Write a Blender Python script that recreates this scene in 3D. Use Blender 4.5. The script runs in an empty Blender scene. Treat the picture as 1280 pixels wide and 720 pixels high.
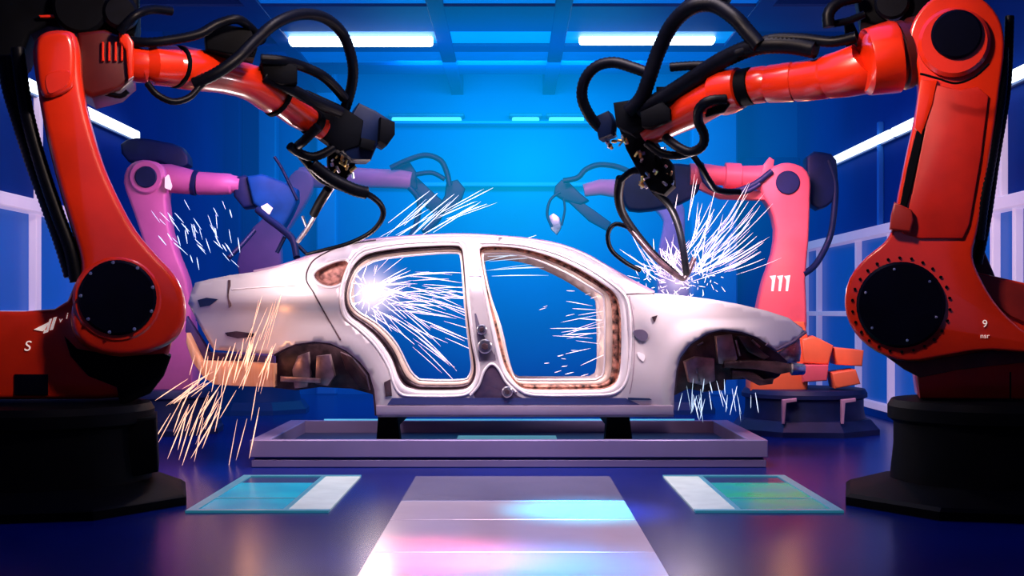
import bpy, bmesh, math, random
from mathutils import Vector, Matrix
from mathutils.geometry import delaunay_2d_cdt
random.seed(7)
S = bpy.context.scene
C = S.collection
F = 1693.0            # focal length in pixels of the 1280 wide frame
CX, CY, CZ = 640.0, 390.0, 1.15   # vanishing point and camera height
PI = math.pi

def W(px, py, D):
    return Vector(((px - CX) * D / F, D, CZ - (py - CY) * D / F))

# ------------------------------------------------------------------ materials
def mat(name, col, rough=0.5, metal=0.0, emit=None, estr=0.0, spec=0.5, coat=0.0,
        var=0.0, vscale=6.0, bump=0.0, bscale=40.0, col2=None, sample=True, alpha=1.0, stretch=None, tint=None):
    m = bpy.data.materials.new(name); m.use_nodes = True
    nt = m.node_tree; b = nt.nodes['Principled BSDF']
    b.inputs['Base Color'].default_value = (*col, 1)
    b.inputs['Roughness'].default_value = rough
    b.inputs['Metallic'].default_value = metal
    b.inputs['Specular IOR Level'].default_value = spec
    b.inputs['Coat Weight'].default_value = coat
    b.inputs['Coat Roughness'].default_value = 0.12
    b.inputs['Alpha'].default_value = alpha
    if tint: b.inputs['Specular Tint'].default_value = (*tint, 1)
    if emit:
        b.inputs['Emission Color'].default_value = (*emit, 1)
        b.inputs['Emission Strength'].default_value = estr
        if not sample: m.cycles.emission_sampling = 'NONE'
    tc = nt.nodes.new('ShaderNodeTexCoord')
    vec = tc.outputs['Object']
    if stretch:
        mp = nt.nodes.new('ShaderNodeMapping'); mp.inputs['Scale'].default_value = stretch
        nt.links.new(vec, mp.inputs['Vector']); vec = mp.outputs['Vector']
    if var or col2:
        n = nt.nodes.new('ShaderNodeTexNoise'); n.inputs['Scale'].default_value = vscale
        n.inputs['Detail'].default_value = 4
        nt.links.new(vec, n.inputs['Vector'])
        r = nt.nodes.new('ShaderNodeValToRGB')
        r.color_ramp.elements[0].position = 0.35; r.color_ramp.elements[1].position = 0.65
        c2 = col2 if col2 else tuple(min(1, c * (1 + var)) for c in col)
        c1 = col if col2 else tuple(c * (1 - var) for c in col)
        r.color_ramp.elements[0].color = (*c1, 1); r.color_ramp.elements[1].color = (*c2, 1)
        nt.links.new(n.outputs['Fac'], r.inputs['Fac'])
        nt.links.new(r.outputs['Color'], b.inputs['Base Color'])
    if bump:
        n = nt.nodes.new('ShaderNodeTexNoise'); n.inputs['Scale'].default_value = bscale
        nt.links.new(vec, n.inputs['Vector'])
        bp = nt.nodes.new('ShaderNodeBump'); bp.inputs['Strength'].default_value = bump
        bp.inputs['Distance'].default_value = 0.01
        nt.links.new(n.outputs['Fac'], bp.inputs['Height'])
        nt.links.new(bp.outputs['Normal'], b.inputs['Normal'])
    return m

M = {}
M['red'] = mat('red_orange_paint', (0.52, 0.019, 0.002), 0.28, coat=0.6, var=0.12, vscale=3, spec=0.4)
M['pink'] = mat('haze_tinted_orange_paint', (0.76, 0.11, 0.14), 0.45, var=0.10, vscale=3)  # orange paint with the pink of the haze mixed into the base colour
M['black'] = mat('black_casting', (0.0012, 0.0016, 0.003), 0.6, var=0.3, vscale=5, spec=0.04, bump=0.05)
M['cover'] = mat('black_joint_cover', (0.0006, 0.001, 0.006), 0.4, var=0.2, vscale=4, spec=0.06)
M['rubber'] = mat('black_hose_rubber', (0.0012, 0.0016, 0.004), 0.42, var=0.3, vscale=20, spec=0.09)
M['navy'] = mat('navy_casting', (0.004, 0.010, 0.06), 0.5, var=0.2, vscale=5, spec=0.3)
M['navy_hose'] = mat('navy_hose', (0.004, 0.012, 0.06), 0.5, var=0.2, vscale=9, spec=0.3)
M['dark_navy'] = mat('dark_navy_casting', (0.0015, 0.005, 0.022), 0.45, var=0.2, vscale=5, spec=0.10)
M['violet_pink'] = mat('haze_tinted_violet_paint', (0.52, 0.12, 0.30), 0.45, var=0.10, vscale=3)  # haze over orange paint, put into the base colour as violet pink
M['steel'] = mat('bright_steel', (0.6, 0.58, 0.6), 0.28, 1.0, var=0.3, vscale=30)
M['brass'] = mat('brass_fitting', (0.8, 0.5, 0.16), 0.3, 1.0, var=0.3, vscale=30)
M['body'] = mat('bare_car_body', (0.62, 0.545, 0.57), 0.34, 0.25, var=0.04, vscale=2.5, spec=0.5, coat=0.2)
M['bodylip'] = mat('pressed_flange', (0.86, 0.78, 0.80), 0.3, 0.2, var=0.05, vscale=8)
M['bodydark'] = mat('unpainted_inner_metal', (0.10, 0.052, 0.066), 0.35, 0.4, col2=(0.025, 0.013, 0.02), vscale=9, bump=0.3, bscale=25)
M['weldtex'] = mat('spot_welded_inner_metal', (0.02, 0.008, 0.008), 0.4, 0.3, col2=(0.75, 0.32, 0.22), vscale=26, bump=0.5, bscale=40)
M['cream'] = mat('cream_inner_lip', (0.85, 0.62, 0.5), 0.35, 0.1, var=0.12, vscale=7)
M['rim'] = mat('platform_rim_metal', (0.24, 0.19, 0.38), 0.4, 0.3, var=0.06, vscale=2)
M['tray'] = mat('dark_blue_tray', (0.006, 0.016, 0.07), 0.35, var=0.2, vscale=2)
M['decal'] = mat('self_lit_decal', (0.85, 0.8, 0.76), 0.5, var=0.05, vscale=30, emit=(1, .8, .72), estr=.4, sample=False)  # small emission added so the decals stay bright on dark paint
M['frame'] = mat('self_lit_window_frame', (0.66, 0.56, 0.68), 0.4, var=0.05, vscale=3, emit=(0.75, 0.55, 0.85), estr=0.45)  # frames are no lamps, their brightness is partly added emission
M['spark'] = mat('hot_spark', (1, .8, .8), 0.5, emit=(1.0, 0.70, 0.78), estr=1.35, sample=False)
M['spark_warm'] = mat('hot_orange_spark', (1, .6, .4), 0.5, emit=(1.0, 0.52, 0.36), estr=1.35, sample=False)
M['spark_blue'] = mat('pale_blue_spark', (.8, .8, 1), 0.5, emit=(0.55, 0.80, 1.0), estr=1.0, sample=False)

# ------------------------------------------------------------------ mesh helpers
def link(o, parent=None):
    C.objects.link(o)
    if parent is not None: o.parent = parent
    return o

def obj(name, bm, m, parent=None, smooth=30, recalc=True):
    if recalc: bmesh.ops.recalc_face_normals(bm, faces=bm.faces[:])
    me = bpy.data.meshes.new(name); bm.to_mesh(me); bm.free()
    if smooth:
        for p in me.polygons: p.use_smooth = True
        me.set_sharp_from_angle(angle=math.radians(smooth))
    for mm in (m if isinstance(m, (list, tuple)) else [m]): me.materials.append(mm)
    return link(bpy.data.objects.new(name, me), parent)

def tag(o, label=None, cat=None, group=None, kind=None):
    if label: o['label'] = label
    if cat: o['category'] = cat
    if group: o['group'] = group
    if kind: o['kind'] = kind
    return o

def thing(name, label, cat, loc=(0, 0, 0), rz=0, group=None):
    o = bpy.data.objects.new(name, None); o.location = loc; o.rotation_euler = (0, 0, rz)
    o.empty_display_size = 0.2
    link(o); return tag(o, label, cat, group)

def box(bm, x0, x1, y0, y1, z0, z1, bev=0.0, seg=2):
    r = bmesh.ops.create_cube(bm, size=1.0)
    vs = r['verts']
    for v in vs:
        v.co = Vector(((x0 + x1) / 2 + v.co.x * (x1 - x0), (y0 + y1) / 2 + v.co.y * (y1 - y0), (z0 + z1) / 2 + v.co.z * (z1 - z0)))
    if bev:
        es = list({e for v in vs for e in v.link_edges})
        bmesh.ops.bevel(bm, geom=es, offset=bev, segments=seg, affect='EDGES', profile=0.5)
    return bm

def B(*a, **k): return box(bmesh.new(), *a, **k)

def catmull(pts, n=8, closed=False):
    pts = [Vector(p) for p in pts]; out = []; L = len(pts)
    rng = range(L) if closed else range(L - 1)
    for i in rng:
        if closed: p0, p1, p2, p3 = pts[(i - 1) % L], pts[i], pts[(i + 1) % L], pts[(i + 2) % L]
        else: p0, p1, p2, p3 = pts[max(i - 1, 0)], pts[i], pts[i + 1], pts[min(i + 2, L - 1)]
        for k in range(n):
            t = k / n
            out.append(0.5 * ((2 * p1) + (-p0 + p2) * t + (2 * p0 - 5 * p1 + 4 * p2 - p3) * t * t + (-p0 + 3 * p1 - 3 * p2 + p3) * t ** 3))
    if not closed: out.append(pts[-1])
    return out

def resample(pts, step):
    out = [pts[0].copy()]; acc = 0
    for a, b in zip(pts, pts[1:]):
        d = (b - a).length
        if d < 1e-9: continue
        t = step - acc
        while t <= d:
            out.append(a.lerp(b, t / d)); t += step
        acc = (acc + d) % step if d else acc
    if (out[-1] - pts[-1]).length > step * .3: out.append(pts[-1].copy())
    return out

def tube(bm, pts, rad, n=12, caps=True, closed=False):
    pts = [Vector(p) for p in pts]; L = len(pts)
    rads = rad if isinstance(rad, (list, tuple)) else [rad] * L
    rings = []; nrm = None
    for i, p in enumerate(pts):
        if closed: t = (pts[(i + 1) % L] - pts[(i - 1) % L])
        else: t = pts[min(i + 1, L - 1)] - pts[max(i - 1, 0)]
        if t.length < 1e-9: t = Vector((0, 0, 1))
        t.normalize()
        if nrm is None:
            nrm = t.cross(Vector((0, 1, 0)))
            if nrm.length < 1e-3: nrm = t.cross(Vector((1, 0, 0)))
        nrm = (nrm - t * nrm.dot(t))
        if nrm.length < 1e-6: nrm = t.orthogonal()
        nrm.normalize(); bi = t.cross(nrm)
        rings.append([bm.verts.new(p + (nrm * math.cos(2 * PI * k / n) + bi * math.sin(2 * PI * k / n)) * rads[i]) for k in range(n)])
    for i in range(L if closed else L - 1):
        a, b = rings[i], rings[(i + 1) % L]
        for k in range(n): bm.faces.new((a[k], a[(k + 1) % n], b[(k + 1) % n], b[k]))
    if caps and not closed:
        bm.faces.new(rings[0][::-1]); bm.faces.new(rings[-1])
    return bm

def T(pts, rad, n=12, **k): return tube(bmesh.new(), pts, rad, n, **k)

def cyl(bm, a, b, r, r2=None, n=32, bev=0.0):
    a, b = Vector(a), Vector(b); d = (b - a).normalized(); r2 = r if r2 is None else r2
    if bev:
        return tube(bm, [a, a + d * 1e-4, a + d * bev, b - d * bev, b - d * 1e-4, b], [r - bev, r - bev, r, r2, r2 - bev, r2 - bev], n)
    return tube(bm, [a, b], [r, r2], n)

def lathe(bm, prof, n=40, c=(0, 0, 0)):
    rings = []
    for r, z in prof:
        rings.append([bm.verts.new((c[0] + r * math.cos(2 * PI * (k + .5) / n), c[1] + r * math.sin(2 * PI * (k + .5) / n), c[2] + z)) for k in range(n)])
    for a, b in zip(rings, rings[1:]):
        for k in range(n): bm.faces.new((a[k], a[(k + 1) % n], b[(k + 1) % n], b[k]))
    bm.faces.new(rings[0][::-1]); bm.faces.new(rings[-1])
    return bm

def extrude_poly(bm, pts, vec, bev=0.0, seg=3):
    vs = [bm.verts.new(p) for p in pts]
    f = bm.faces.new(vs)
    r = bmesh.ops.extrude_face_region(bm, geom=[f])
    nv = [g for g in r['geom'] if isinstance(g, bmesh.types.BMVert)]
    bmesh.ops.translate(bm, verts=nv, vec=vec)
    if bev:
        es = set()
        for ring in (vs, nv):
            st = set(ring)
            for v in ring:
                for e in v.link_edges:
                    if e.other_vert(v) in st: es.add(e)
        bmesh.ops.bevel(bm, geom=list(es), offset=bev, segments=seg, affect='EDGES', profile=0.5, clamp_overlap=True)
    return bm

def smooth2(poly, n=4):
    return [(p.x, p.y) for p in catmull([(x, y, 0) for x, y in poly], n, True)]

def text_mesh(txt, size):
    cu = bpy.data.curves.new('t', 'FONT'); cu.body = txt; cu.size = size; cu.extrude = 0.002
    cu.align_x = 'CENTER'; cu.align_y = 'CENTER'
    o = bpy.data.objects.new('t', cu); C.objects.link(o)
    dg = bpy.context.evaluated_depsgraph_get()
    me = bpy.data.meshes.new_from_object(o.evaluated_get(dg))
    bm = bmesh.new(); bm.from_mesh(me)
    bpy.data.objects.remove(o); bpy.data.meshes.remove(me); bpy.data.curves.remove(cu)
    return bm

# ------------------------------------------------------------------ camera and render look
cam = bpy.data.cameras.new('camera'); co = bpy.data.objects.new('camera', cam); C.objects.link(co)
co.location = (0, 0, CZ); co.rotation_euler = (PI / 2, 0, 0)
cam.sensor_width = 36; cam.lens = F / 1280 * 36; cam.shift_y = (CY - 360) / 1280
cam.clip_end = 200
S.camera = co
S.view_settings.view_transform = 'Standard'
S.view_settings.look = 'None'
S.cycles.max_bounces = 6; S.cycles.volume_bounces = 0
S.cycles.caustics_reflective = False; S.cycles.caustics_refractive = False
S.cycles.sample_clamp_indirect = 4

w = bpy.data.worlds.new('world'); S.world = w; w.use_nodes = True
bg = w.node_tree.nodes['Background']; bg.inputs['Color'].default_value = (0.003, 0.012, 0.09, 1); bg.inputs['Strength'].default_value = 0.6

# ------------------------------------------------------------------ the room
XW, YB, HC = 4.0, 19.0, 4.6
def struct(name, bm, m, parent=None, smooth=0):
    o = obj(name, bm, m, parent, smooth)
    if parent is None: o['kind'] = 'structure'
    return o

# floor: glossy dark blue resin
def floor_mat():
    m = mat('blue_resin_floor', (0.001, 0.012, 0.15), 0.26, var=0.15, vscale=0.8, spec=0.13, tint=(.22, .35, 1.0))
    return m
struct('floor', B(-XW - .15, XW + .15, -3.15, YB + .15, -0.1, 0.0), floor_mat())
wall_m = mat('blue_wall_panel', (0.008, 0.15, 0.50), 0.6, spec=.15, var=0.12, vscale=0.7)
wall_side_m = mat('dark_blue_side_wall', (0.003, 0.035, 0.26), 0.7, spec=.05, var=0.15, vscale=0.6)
beam_m = mat('dark_blue_beam', (0.004, 0.03, 0.20), 0.6, var=0.1, vscale=1)
ceil_m = mat('blue_ceiling_panel', (0.02, 0.16, 0.62), 0.55, var=0.1, vscale=0.7)
pillar_m = mat('light_blue_pillar', (0.04, 0.25, 0.75), 0.5, var=0.1, vscale=1)
struct('wall_back', B(-XW - .1, XW + .1, YB, YB + .15, 0, HC), wall_m)
struct('ceiling', B(-XW - .15, XW + .15, -3.15, YB + .15, HC, HC + .12), ceil_m)
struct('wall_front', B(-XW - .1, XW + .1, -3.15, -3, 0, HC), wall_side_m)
# side walls: solid above and below the glazing band
for s, nm in ((-1, 'left'), (1, 'right')):
    bm = bmesh.new()
    xa, xb = sorted((s * XW, s * (XW + .15)))
    box(bm, xa, xb, 6, YB, 2.06, HC); box(bm, xa, xb, 6, YB, 0, 0.08); box(bm, xa, xb, -3, 6, 0, HC)
    if s < 0: box(bm, xa, xb, 12.9, YB, .08, 2.06)
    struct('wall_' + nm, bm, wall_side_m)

pane_m = mat('blue_window_glass', (0.003, 0.03, 0.20), 0.3, var=0.25, vscale=0.9, spec=.15, emit=(0.004, 0.10, 0.50), estr=0.55, sample=False)  # blue light beyond the windows put into the glass as emission
posts = {1: [18.5, 17.7, 15.7, 14.35, 12.6, 11.25, 10.75, 9.2, 7.6, 6.1], -1: [12.9, 11.4, 9.6, 7.8, 6.1]}
k = 0
for s in (-1, 1):
    ps = posts[s]
    for a, b in zip(ps, ps[1:]):
        k += 1
        x = s * (XW + .05)
        bm = bmesh.new(); box(bm, min(x, x + s * .02), max(x, x + s * .02), b + .03, a - .03, 0.08, 2.06)
        wn = struct('window_%d' % k, bm, pane_m)
        fb = bmesh.new()
        xi, xo = sorted((s * (XW - .02), s * (XW + .05)))
        box(fb, xi, xo, a - (.035 if s > 0 else .06), a + (.035 if s > 0 else .06), 0.08, 2.0, .008, 1)
        box(fb, xi, xo, b + .04, a - .04, 1.10, 1.16, .008, 1)
        box(fb, xi, xo, b + .04, a - .04, 0.08, 0.16, .008, 1)
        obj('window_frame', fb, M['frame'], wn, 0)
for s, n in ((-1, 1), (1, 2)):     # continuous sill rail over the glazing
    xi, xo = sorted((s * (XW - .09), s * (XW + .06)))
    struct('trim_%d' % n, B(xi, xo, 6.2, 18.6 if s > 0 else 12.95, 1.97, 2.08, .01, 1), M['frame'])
# upper slim posts on the side walls
n = 2
for s, ds in ((1, (14.6, 11.15, 10.95)), (-1, (11.35, 12.5, 15.5))):
    for d in ds:
        n += 1
        xi, xo = sorted((s * (XW - .06), s * XW))
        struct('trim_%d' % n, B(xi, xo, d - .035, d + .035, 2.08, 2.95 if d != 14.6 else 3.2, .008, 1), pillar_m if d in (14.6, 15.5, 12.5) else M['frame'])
# pillars along the back wall
for (pa, pb, D, m_) in ((322, 345, 18.7, pillar_m), (395, 420, 18.8, pillar_m), (865, 922, 18.6, pillar_m), (1012, 1028, 18.5, wall_side_m), (925, 1000, 18.8, wall_side_m), (135, 150, 18.6, pillar_m), (225, 300, 18.8, wall_side_m)):
    n += 1
    a, b = W(pa, 390, D), W(pb, 390, D)
    struct('trim_%d' % n, B(a.x, b.x, D, D + .25, 0, HC if pb < 1000 else 3.3, .02, 1), m_)
# ceiling beams (across the hall, then along it)
for (ya, yb, z0) in ((13.5, 14.75, 4.2), (15.5, 15.9, 4.2), (16.7, 17.4, 4.2), (11.2, 11.7, 4.25), (9.2, 9.6, 4.25)):
    n += 1
    struct('trim_%d' % n, B(-XW, XW, ya, yb, z0, HC, .02, 1), beam_m)
cp1 = mat('self_lit_ceiling_panel', (.01, .1, .4), .5, var=.1, emit=(0, .36, .95), estr=.75)  # added glow stands in for light falling on the ceiling panels
cp2 = mat('dim_self_lit_ceiling_panel', (.01, .1, .4), .5, var=.1, emit=(0, .13, .62), estr=.62)  # weaker added glow for the less lit rows
for (ya, yb, m_) in ((11.75, 13.48, cp2), (9.65, 11.15, cp2), (14.78, 15.48, cp1), (15.92, 16.68, cp2)):
    n += 1
    struct('trim_%d' % n, B(-2.6, 2.6, ya, yb, 4.222, 4.26, 0), m_)
for xc in (-0.78, 0.5, -2.6, 2.5):
    n += 1
    struct('trim_%d' % n, B(xc - .07, xc + .1, 9, YB, 4.195, HC - .01, .006, 1), beam_m)
n += 1
struct('trim_%d' % n, B(-XW, XW, 18.85, 19.0, 2.9, 2.96, .01, 1), pillar_m)
n += 1
struct('trim_%d' % n, B(-1.75, 1.2, 18.72, 19.0, 3.755, 3.795, .006, 1), pillar_m)

# luminaires
tube_m = mat('white_tube_light', (1, 1, 1), 0.4, emit=(0.78, 0.97, 1.0), estr=9.0, var=0.02)
tubew_m = mat('white_wall_tube', (1, 1, 1), 0.4, emit=(0.80, 0.92, 1.0), estr=2.2, var=0.02)
cyan_m = mat('cyan_strip_light', (.6, 1, 1), 0.4, emit=(0.12, 0.75, 1.0), estr=1.5, var=0.02)
hous_m = mat('lamp_housing', (0.05, 0.12, 0.3), 0.5, var=0.1)
def lamp(px0, px1, py, D, h, label, group, m_, zt=None):
    a, b = W(px0, py, D), W(px1, py, D)
    t = thing('tube_light', label, 'ceiling light', ((a.x + b.x) / 2, D, a.z), 0, group)
    hw = (b.x - a.x) / 2
    obj('diffuser', B(-hw, hw, -.09, .09, -h, h, min(h * .8, .03), 2), m_, t)
    hb = B(-hw - .04, hw + .04, -.13, .13, h, h + .05, .01, 1)
    for q in ((-.7, .7) if D < 17 else ()): box(hb, q * hw - .02, q * hw + .02, -.02, .02, h + .05, (zt or HC) - a.z)
    obj('housing', hb, hous_m, t, 0)
    return t
lamp(362, 541, 51, 15.2, .055, 'bright white ceiling tube above the left robot hose loop', 'ceiling tubes', tube_m)
lamp(724, 893, 49, 15.2, .055, 'bright white ceiling tube behind the right robot hose arch', 'ceiling tubes', tube_m)
lamp(490, 577, 150, 18.87, .03, 'slim cyan strip lamp by the left robot gripper, left of three', 'far strip lamps', cyan_m)
lamp(640, 674, 150, 18.87, .03, 'slim cyan strip lamp in the middle of the far wall', 'far strip lamps', cyan_m)
lamp(686, 730, 150, 18.87, .03, 'slim cyan strip lamp near the right robot hose, right of three', 'far strip lamps', cyan_m)
def walltube(s, d0, d1, label):
    x = s * (XW - .07)
    t = thing('wall_tube_light', label, 'wall light', (x, (d0 + d1) / 2, 3.0), 0, 'wall tubes')
    h = (d1 - d0) / 2
    obj('diffuser', B(-.035, .035, -h, h, -.045, .045, .02, 2), tubew_m, t)
    hb = bmesh.new(); xi, xo = sorted((s * .035, s * .07)); box(hb, xi, xo, -h - .03, h + .03, -.06, .06, .006, 1)
    obj('housing', hb, hous_m, t, 0)
walltube(1, 14.05, 16.8, 'slanting white tube on the right wall left of the red robot link')
walltube(1, 9.5, 13.95, 'slanting white tube on the right wall beyond the red robot link')
walltube(-1, 12.2, 14.2, 'short white tube on the left wall right of the red robot link')
walltube(-1, 8.5, 12.1, 'white tube on the left wall at the picture edge behind black hoses')

# ------------------------------------------------------------------ floor insets
path_m = mat('pale_walkway_panel', (0.62, 0.55, 0.62), 0.24, 0.15, var=0.07, vscale=1.2, bump=0.03, bscale=8)
path2_m = mat('grey_violet_walkway_panel', (0.20, 0.20, 0.33), 0.26, 0.35, var=0.07, vscale=1.2)
seams = [3.0, 5.6, 6.42, 7.43, 8.16, 9.40]
wk = thing('walkway', 'pale reflective walkway of square plates running to the platform', 'walkway', (0, 6.5, 0))
wk['kind'] = 'structure'
for i, (a, b) in enumerate(zip(seams, seams[1:])):
    obj('walkway_plate', B(-.67, .68, a - 6.5 + .006, b - 6.5 - .006, 0.0, .012, .004, 1), path2_m if i == 4 else path_m, wk, 0)
def hatch(x0, x1, flip, label, cols):
    t = thing('floor_hatch', label, 'floor panel', ((x0 + x1) / 2, 8.6, 0.0), 0, 'lit floor hatches')
    cx = (x0 + x1) / 2; s = -1 if flip else 1
    hm = mat('hatch_frame_' + ('right' if flip else 'left'), (.10, .32, .42), .3, .4, var=.1, emit=(0.03, .28, .38), estr=.35, sample=False)  # light on the frame put in as emission
    g1 = mat('hatch_glass_' + ('right' if flip else 'left'), cols[0], .25, 0, spec=.15, tint=(.3, .9, .9), emit=cols[0], estr=.6, col2=cols[1], vscale=2.2, sample=False)
    nt = g1.node_tree; bs = nt.nodes['Principled BSDF']
    rr = [q for q in nt.nodes if q.type == 'VALTORGB'][0]; nt.links.new(rr.outputs['Color'], bs.inputs['Emission Color'])
    st = mat('hatch_strip_' + ('right' if flip else 'left'), (.55, .6, .58), .35, .1, var=.1, emit=(0.35, .55, .55), estr=.35, sample=False)  # strip brightened by added emission too
    hw = (x1 - x0) / 2
    bm = bmesh.new()
    box(bm, -hw, hw, -.85, -.79, 0, .014); box(bm, -hw, hw, .79, .85, 0, .014)
    xa = -hw * s
    box(bm, min(xa, xa + .06 * s), max(xa, xa + .06 * s), -.79, .79, 0, .014)
    xm = hw * s - .24 * s
    box(bm, min(xm, xm - .03 * s), max(xm, xm - .03 * s), -.79, .79, 0, .014)
    obj('frame', bm, hm, t, 0)
    gx = sorted((xa + .06 * s, xm - .03 * s))
    obj('glass_panel', B(gx[0], gx[1], -.79, .45, 0, .009), g1, t, 0)
    obj('dark_slot', B(gx[0], gx[1], .45, .79, 0, .006), mat('hatch_slot', (.004, .04, .14), .2, var=.1), t, 0)
    ib = bmesh.new(); box(ib, gx[0], gx[1], -.32, -.29, .009, .012)
    obj('cross_bar', ib, hm, t, 0)
    sx = sorted((xm, hw * s))
    obj('side_strip', B(sx[0], sx[1], -.79, .79, 0, .011), st, t, 0)
hatch(-1.87, -1.05, False, 'cyan lit floor hatch in front of the left red robot', ((.002, .22, .36), (.004, .30, .42)))
hatch(1.05, 1.90, True, 'green and cyan lit floor hatch in front of the right red robot', ((.01, .20, .25), (.005, .28, .13)))

# ------------------------------------------------------------------ platform under the car
PX0, PX1, PY0, PY1, PZ = W(312, 0, 10).x, W(960, 0, 10).x, 10.0, 11.85, 0.205
pf = thing('platform', 'low grey violet tray platform carrying the bare car body', 'platform', (0, 0, 0))
def ring_frame(x0, x1, y0, y1, z0, z1, t):
    bm = bmesh.new()
    box(bm, x0, x1, y0, y0 + t, z0, z1, .006, 1); box(bm, x0, x1, y1 - t, y1, z0, z1, .006, 1)
    box(bm, x0, x0 + t * 2, y0 + t, y1 - t, z0, z1, .006, 1); box(bm, x1 - t * 2, x1, y0 + t, y1 - t, z0, z1, .006, 1)
    return bm
obj('upper_rim', ring_frame(PX0, PX1, PY0, PY1, .075, PZ, .07), M['rim'], pf, 0)
obj('lower_rim', ring_frame(PX0 + .01, PX1 - .01, PY0 + .01, PY1 - .01, .0, .058, .08), M['rim'], pf, 0)
obj('shadow_gap', ring_frame(PX0 + .03, PX1 - .03, PY0 + .03, PY1 - .03, .055, .078, .05), M['tray'], pf, 0)
obj('tray_floor', B(PX0 + .12, PX1 - .12, PY0 + .07, PY1 - .07, .06, .10), M['tray'], pf, 0)
lp = mat('self_lit_cyan_plate', (.35, .62, .68), .4, var=.1, emit=(.2, .6, .7), estr=.35, sample=False)  # lit look of the plate put in as emission
obj('lit_plate', B(W(570, 0, 10.9).x, W(697, 0, 10.9).x, 10.75, 11.35, .10, .115), lp, pf, 0)
obj('edge_strip', B(PX0 + .3, PX1 - .3, PY1 - .05, PY1 - .03, PZ, PZ + .012), mat('glowing_cyan_edge', (.2, .55, .75), .3, var=.05, emit=(.08, .5, .8), estr=.6, sample=False), pf, 0)  # bright line on the back rim put in as a glowing strip
for (pa, pb, lab) in ((470, 500, 'black steel stand under the rear of the car sill'), (755, 790, 'black steel stand under the front of the car sill')):
    a, b = W(pa, 0, 10.3).x, W(pb, 0, 10.3).x
    t = thing('car_stand', lab, 'stand', ((a + b) / 2, 10.35, .10), 0, 'stands under the car')
    hw = (b - a) / 2
    bm = bmesh.new()
    extrude_poly(bm, [Vector((-hw, -.08, .0)), Vector((hw * 1.1, -.08, .0)), Vector((hw * .8, -.08, .262)), Vector((-hw * .8, -.08, .262))], Vector((0, .16, 0)), .006, 1)
    obj('post', bm, M['black'], t, 0)
    obj('crossbeam', B(-hw * .6, hw * .6, .08, 1.1, .15, .22, .006, 1), M['black'], t, 0)
    obj('foot_plate', B(-hw * 1.2, hw * 1.2, -.1, .1, .0, .015), M['tray'], t, 0)

# ------------------------------------------------------------------ the car body in white
YC = 10.95; D0 = 10.12
def pip(x, y, poly):
    c = False; j = len(poly) - 1
    for i in range(len(poly)):
        xi, yi = poly[i]; xj, yj = poly[j]
        if (yi > y) != (yj > y) and x < (xj - xi) * (y - yi) / (yj - yi) + xi: c = not c
        j = i
    return c
def yoff(px, py):
    X = (px - CX) / 166; Z = CZ - (py - CY) / 166
    o = 0.0
    if Z > 1.30: o += 0.26 * ((Z - 1.30) / .42) ** 1.25
    if Z < .95: o += .07 * ((.95 - Z) / .6) ** 2
    if X > 1.15: o += .34 * ((X - 1.15) / 1.05) ** 2.2
    if X < -1.55: o += .30 * ((-1.55 - X) / .85) ** 2
    o -= .035 * math.exp(-((Z - 1.24) / .07) ** 2) * max(0, min(1, (-X - .9) / .5))
    o += .02 * math.exp(-((Z - .78) / .16) ** 2)
    for (ax, ay, r) in ((405, 502, 75), (903, 487, 74)):
        d = (math.hypot(px - ax, py - ay) - r) / 166
        o -= .04 * math.exp(-(d / .10) ** 2) * (1 if Z < 1.05 else 0)
    # scallop behind the front wheel
    o += .05 * math.exp(-(((px - 800) / 13) ** 2 + ((py - 428) / 22) ** 2))
    return o
def CP(px, py, off=0.0):
    return W(px, py, D0 + yoff(px, py) + off)
def CL(pts, off, n_=8):
    return [CP(p.x, p.y, off) for p in catmull([(x, y, 0) for x, y in pts], n_)]
def far(v): return Vector((v.x, 2 * YC - v.y, v.z))

outline = [(245,354),(262,350),(287,345),(318,341),(347,335),(370,328),(392,320),(420,310),(455,303),(497,298.5),(540,296),(583,295),(633,298),(670,302),(700,308),(730,319),(762,337),(790,353),(817,367),(845,370),(893,376),(927,382),(960,390),(985,398),(1007,415),(990,428),(970,437),(960,431),(947,422),(927,415),(903,412),(883,417),(863,430),(850,447),(845,463),(842,493),(842,521),(700,521),(560,521),(472,521),(468,487),(462,467),(450,452),(433,438),(413,429),(393,427),(370,430),(353,437),(343,443),(300,440),(268,437),(259,422),(248,402),(236,379),(240,365)]
rear_o = [(428,388),(426,368),(430,347),(438,328),(447,317),(460,311),(497,304.5),(540,302),(570,302),(579,307),(582,330),(586,380),(592,430),(598,455),(597,475),(588,490),(570,495),(515,495),(500,492),(492,480),(485,458),(469,432),(449,412),(434,400)]
rear_i = [(438,378),(437,365),(441,350),(448,338),(457,331),(480,323),(540,317),(570,316),(576,320),(579,350),(583,400),(588,440),(590,458),(587,469),(578,475),(530,475),(521,472),(512,462),(498,434),(486,418),(469,403),(447,390)]
front_o = [(597,308),(605,303.5),(632,304),(657,307),(696,317),(735,335),(764,354),(780,368),(786,384),(788,411),(788,440),(786,465),(780,482),(767,492),(740,494),(669,494),(649,487),(636,475),(627,460),(619,430),(611,390),(603,345)]
front_i = [(603,320),(610,317),(638,317),(669,324),(708,341),(735,357),(752,368),(755,376),(756,400),(756,424),(755,464),(748,473),(735,475),(655,475),(647,474),(641,469),(634,446),(625,407),(613,372),(606,341)]
quarter = [(393,344),(402,335.5),(420,328),(434,327),(434,338),(428,352),(414,358),(400,354)]
def scale_poly(p, f, dx=0, dy=0):
    cx = sum(q[0] for q in p) / len(p); cy = sum(q[1] for q in p) / len(p)
    return [(cx + (x - cx) * f + dx, cy + (y - cy) * f + dy) for x, y in p]

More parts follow.
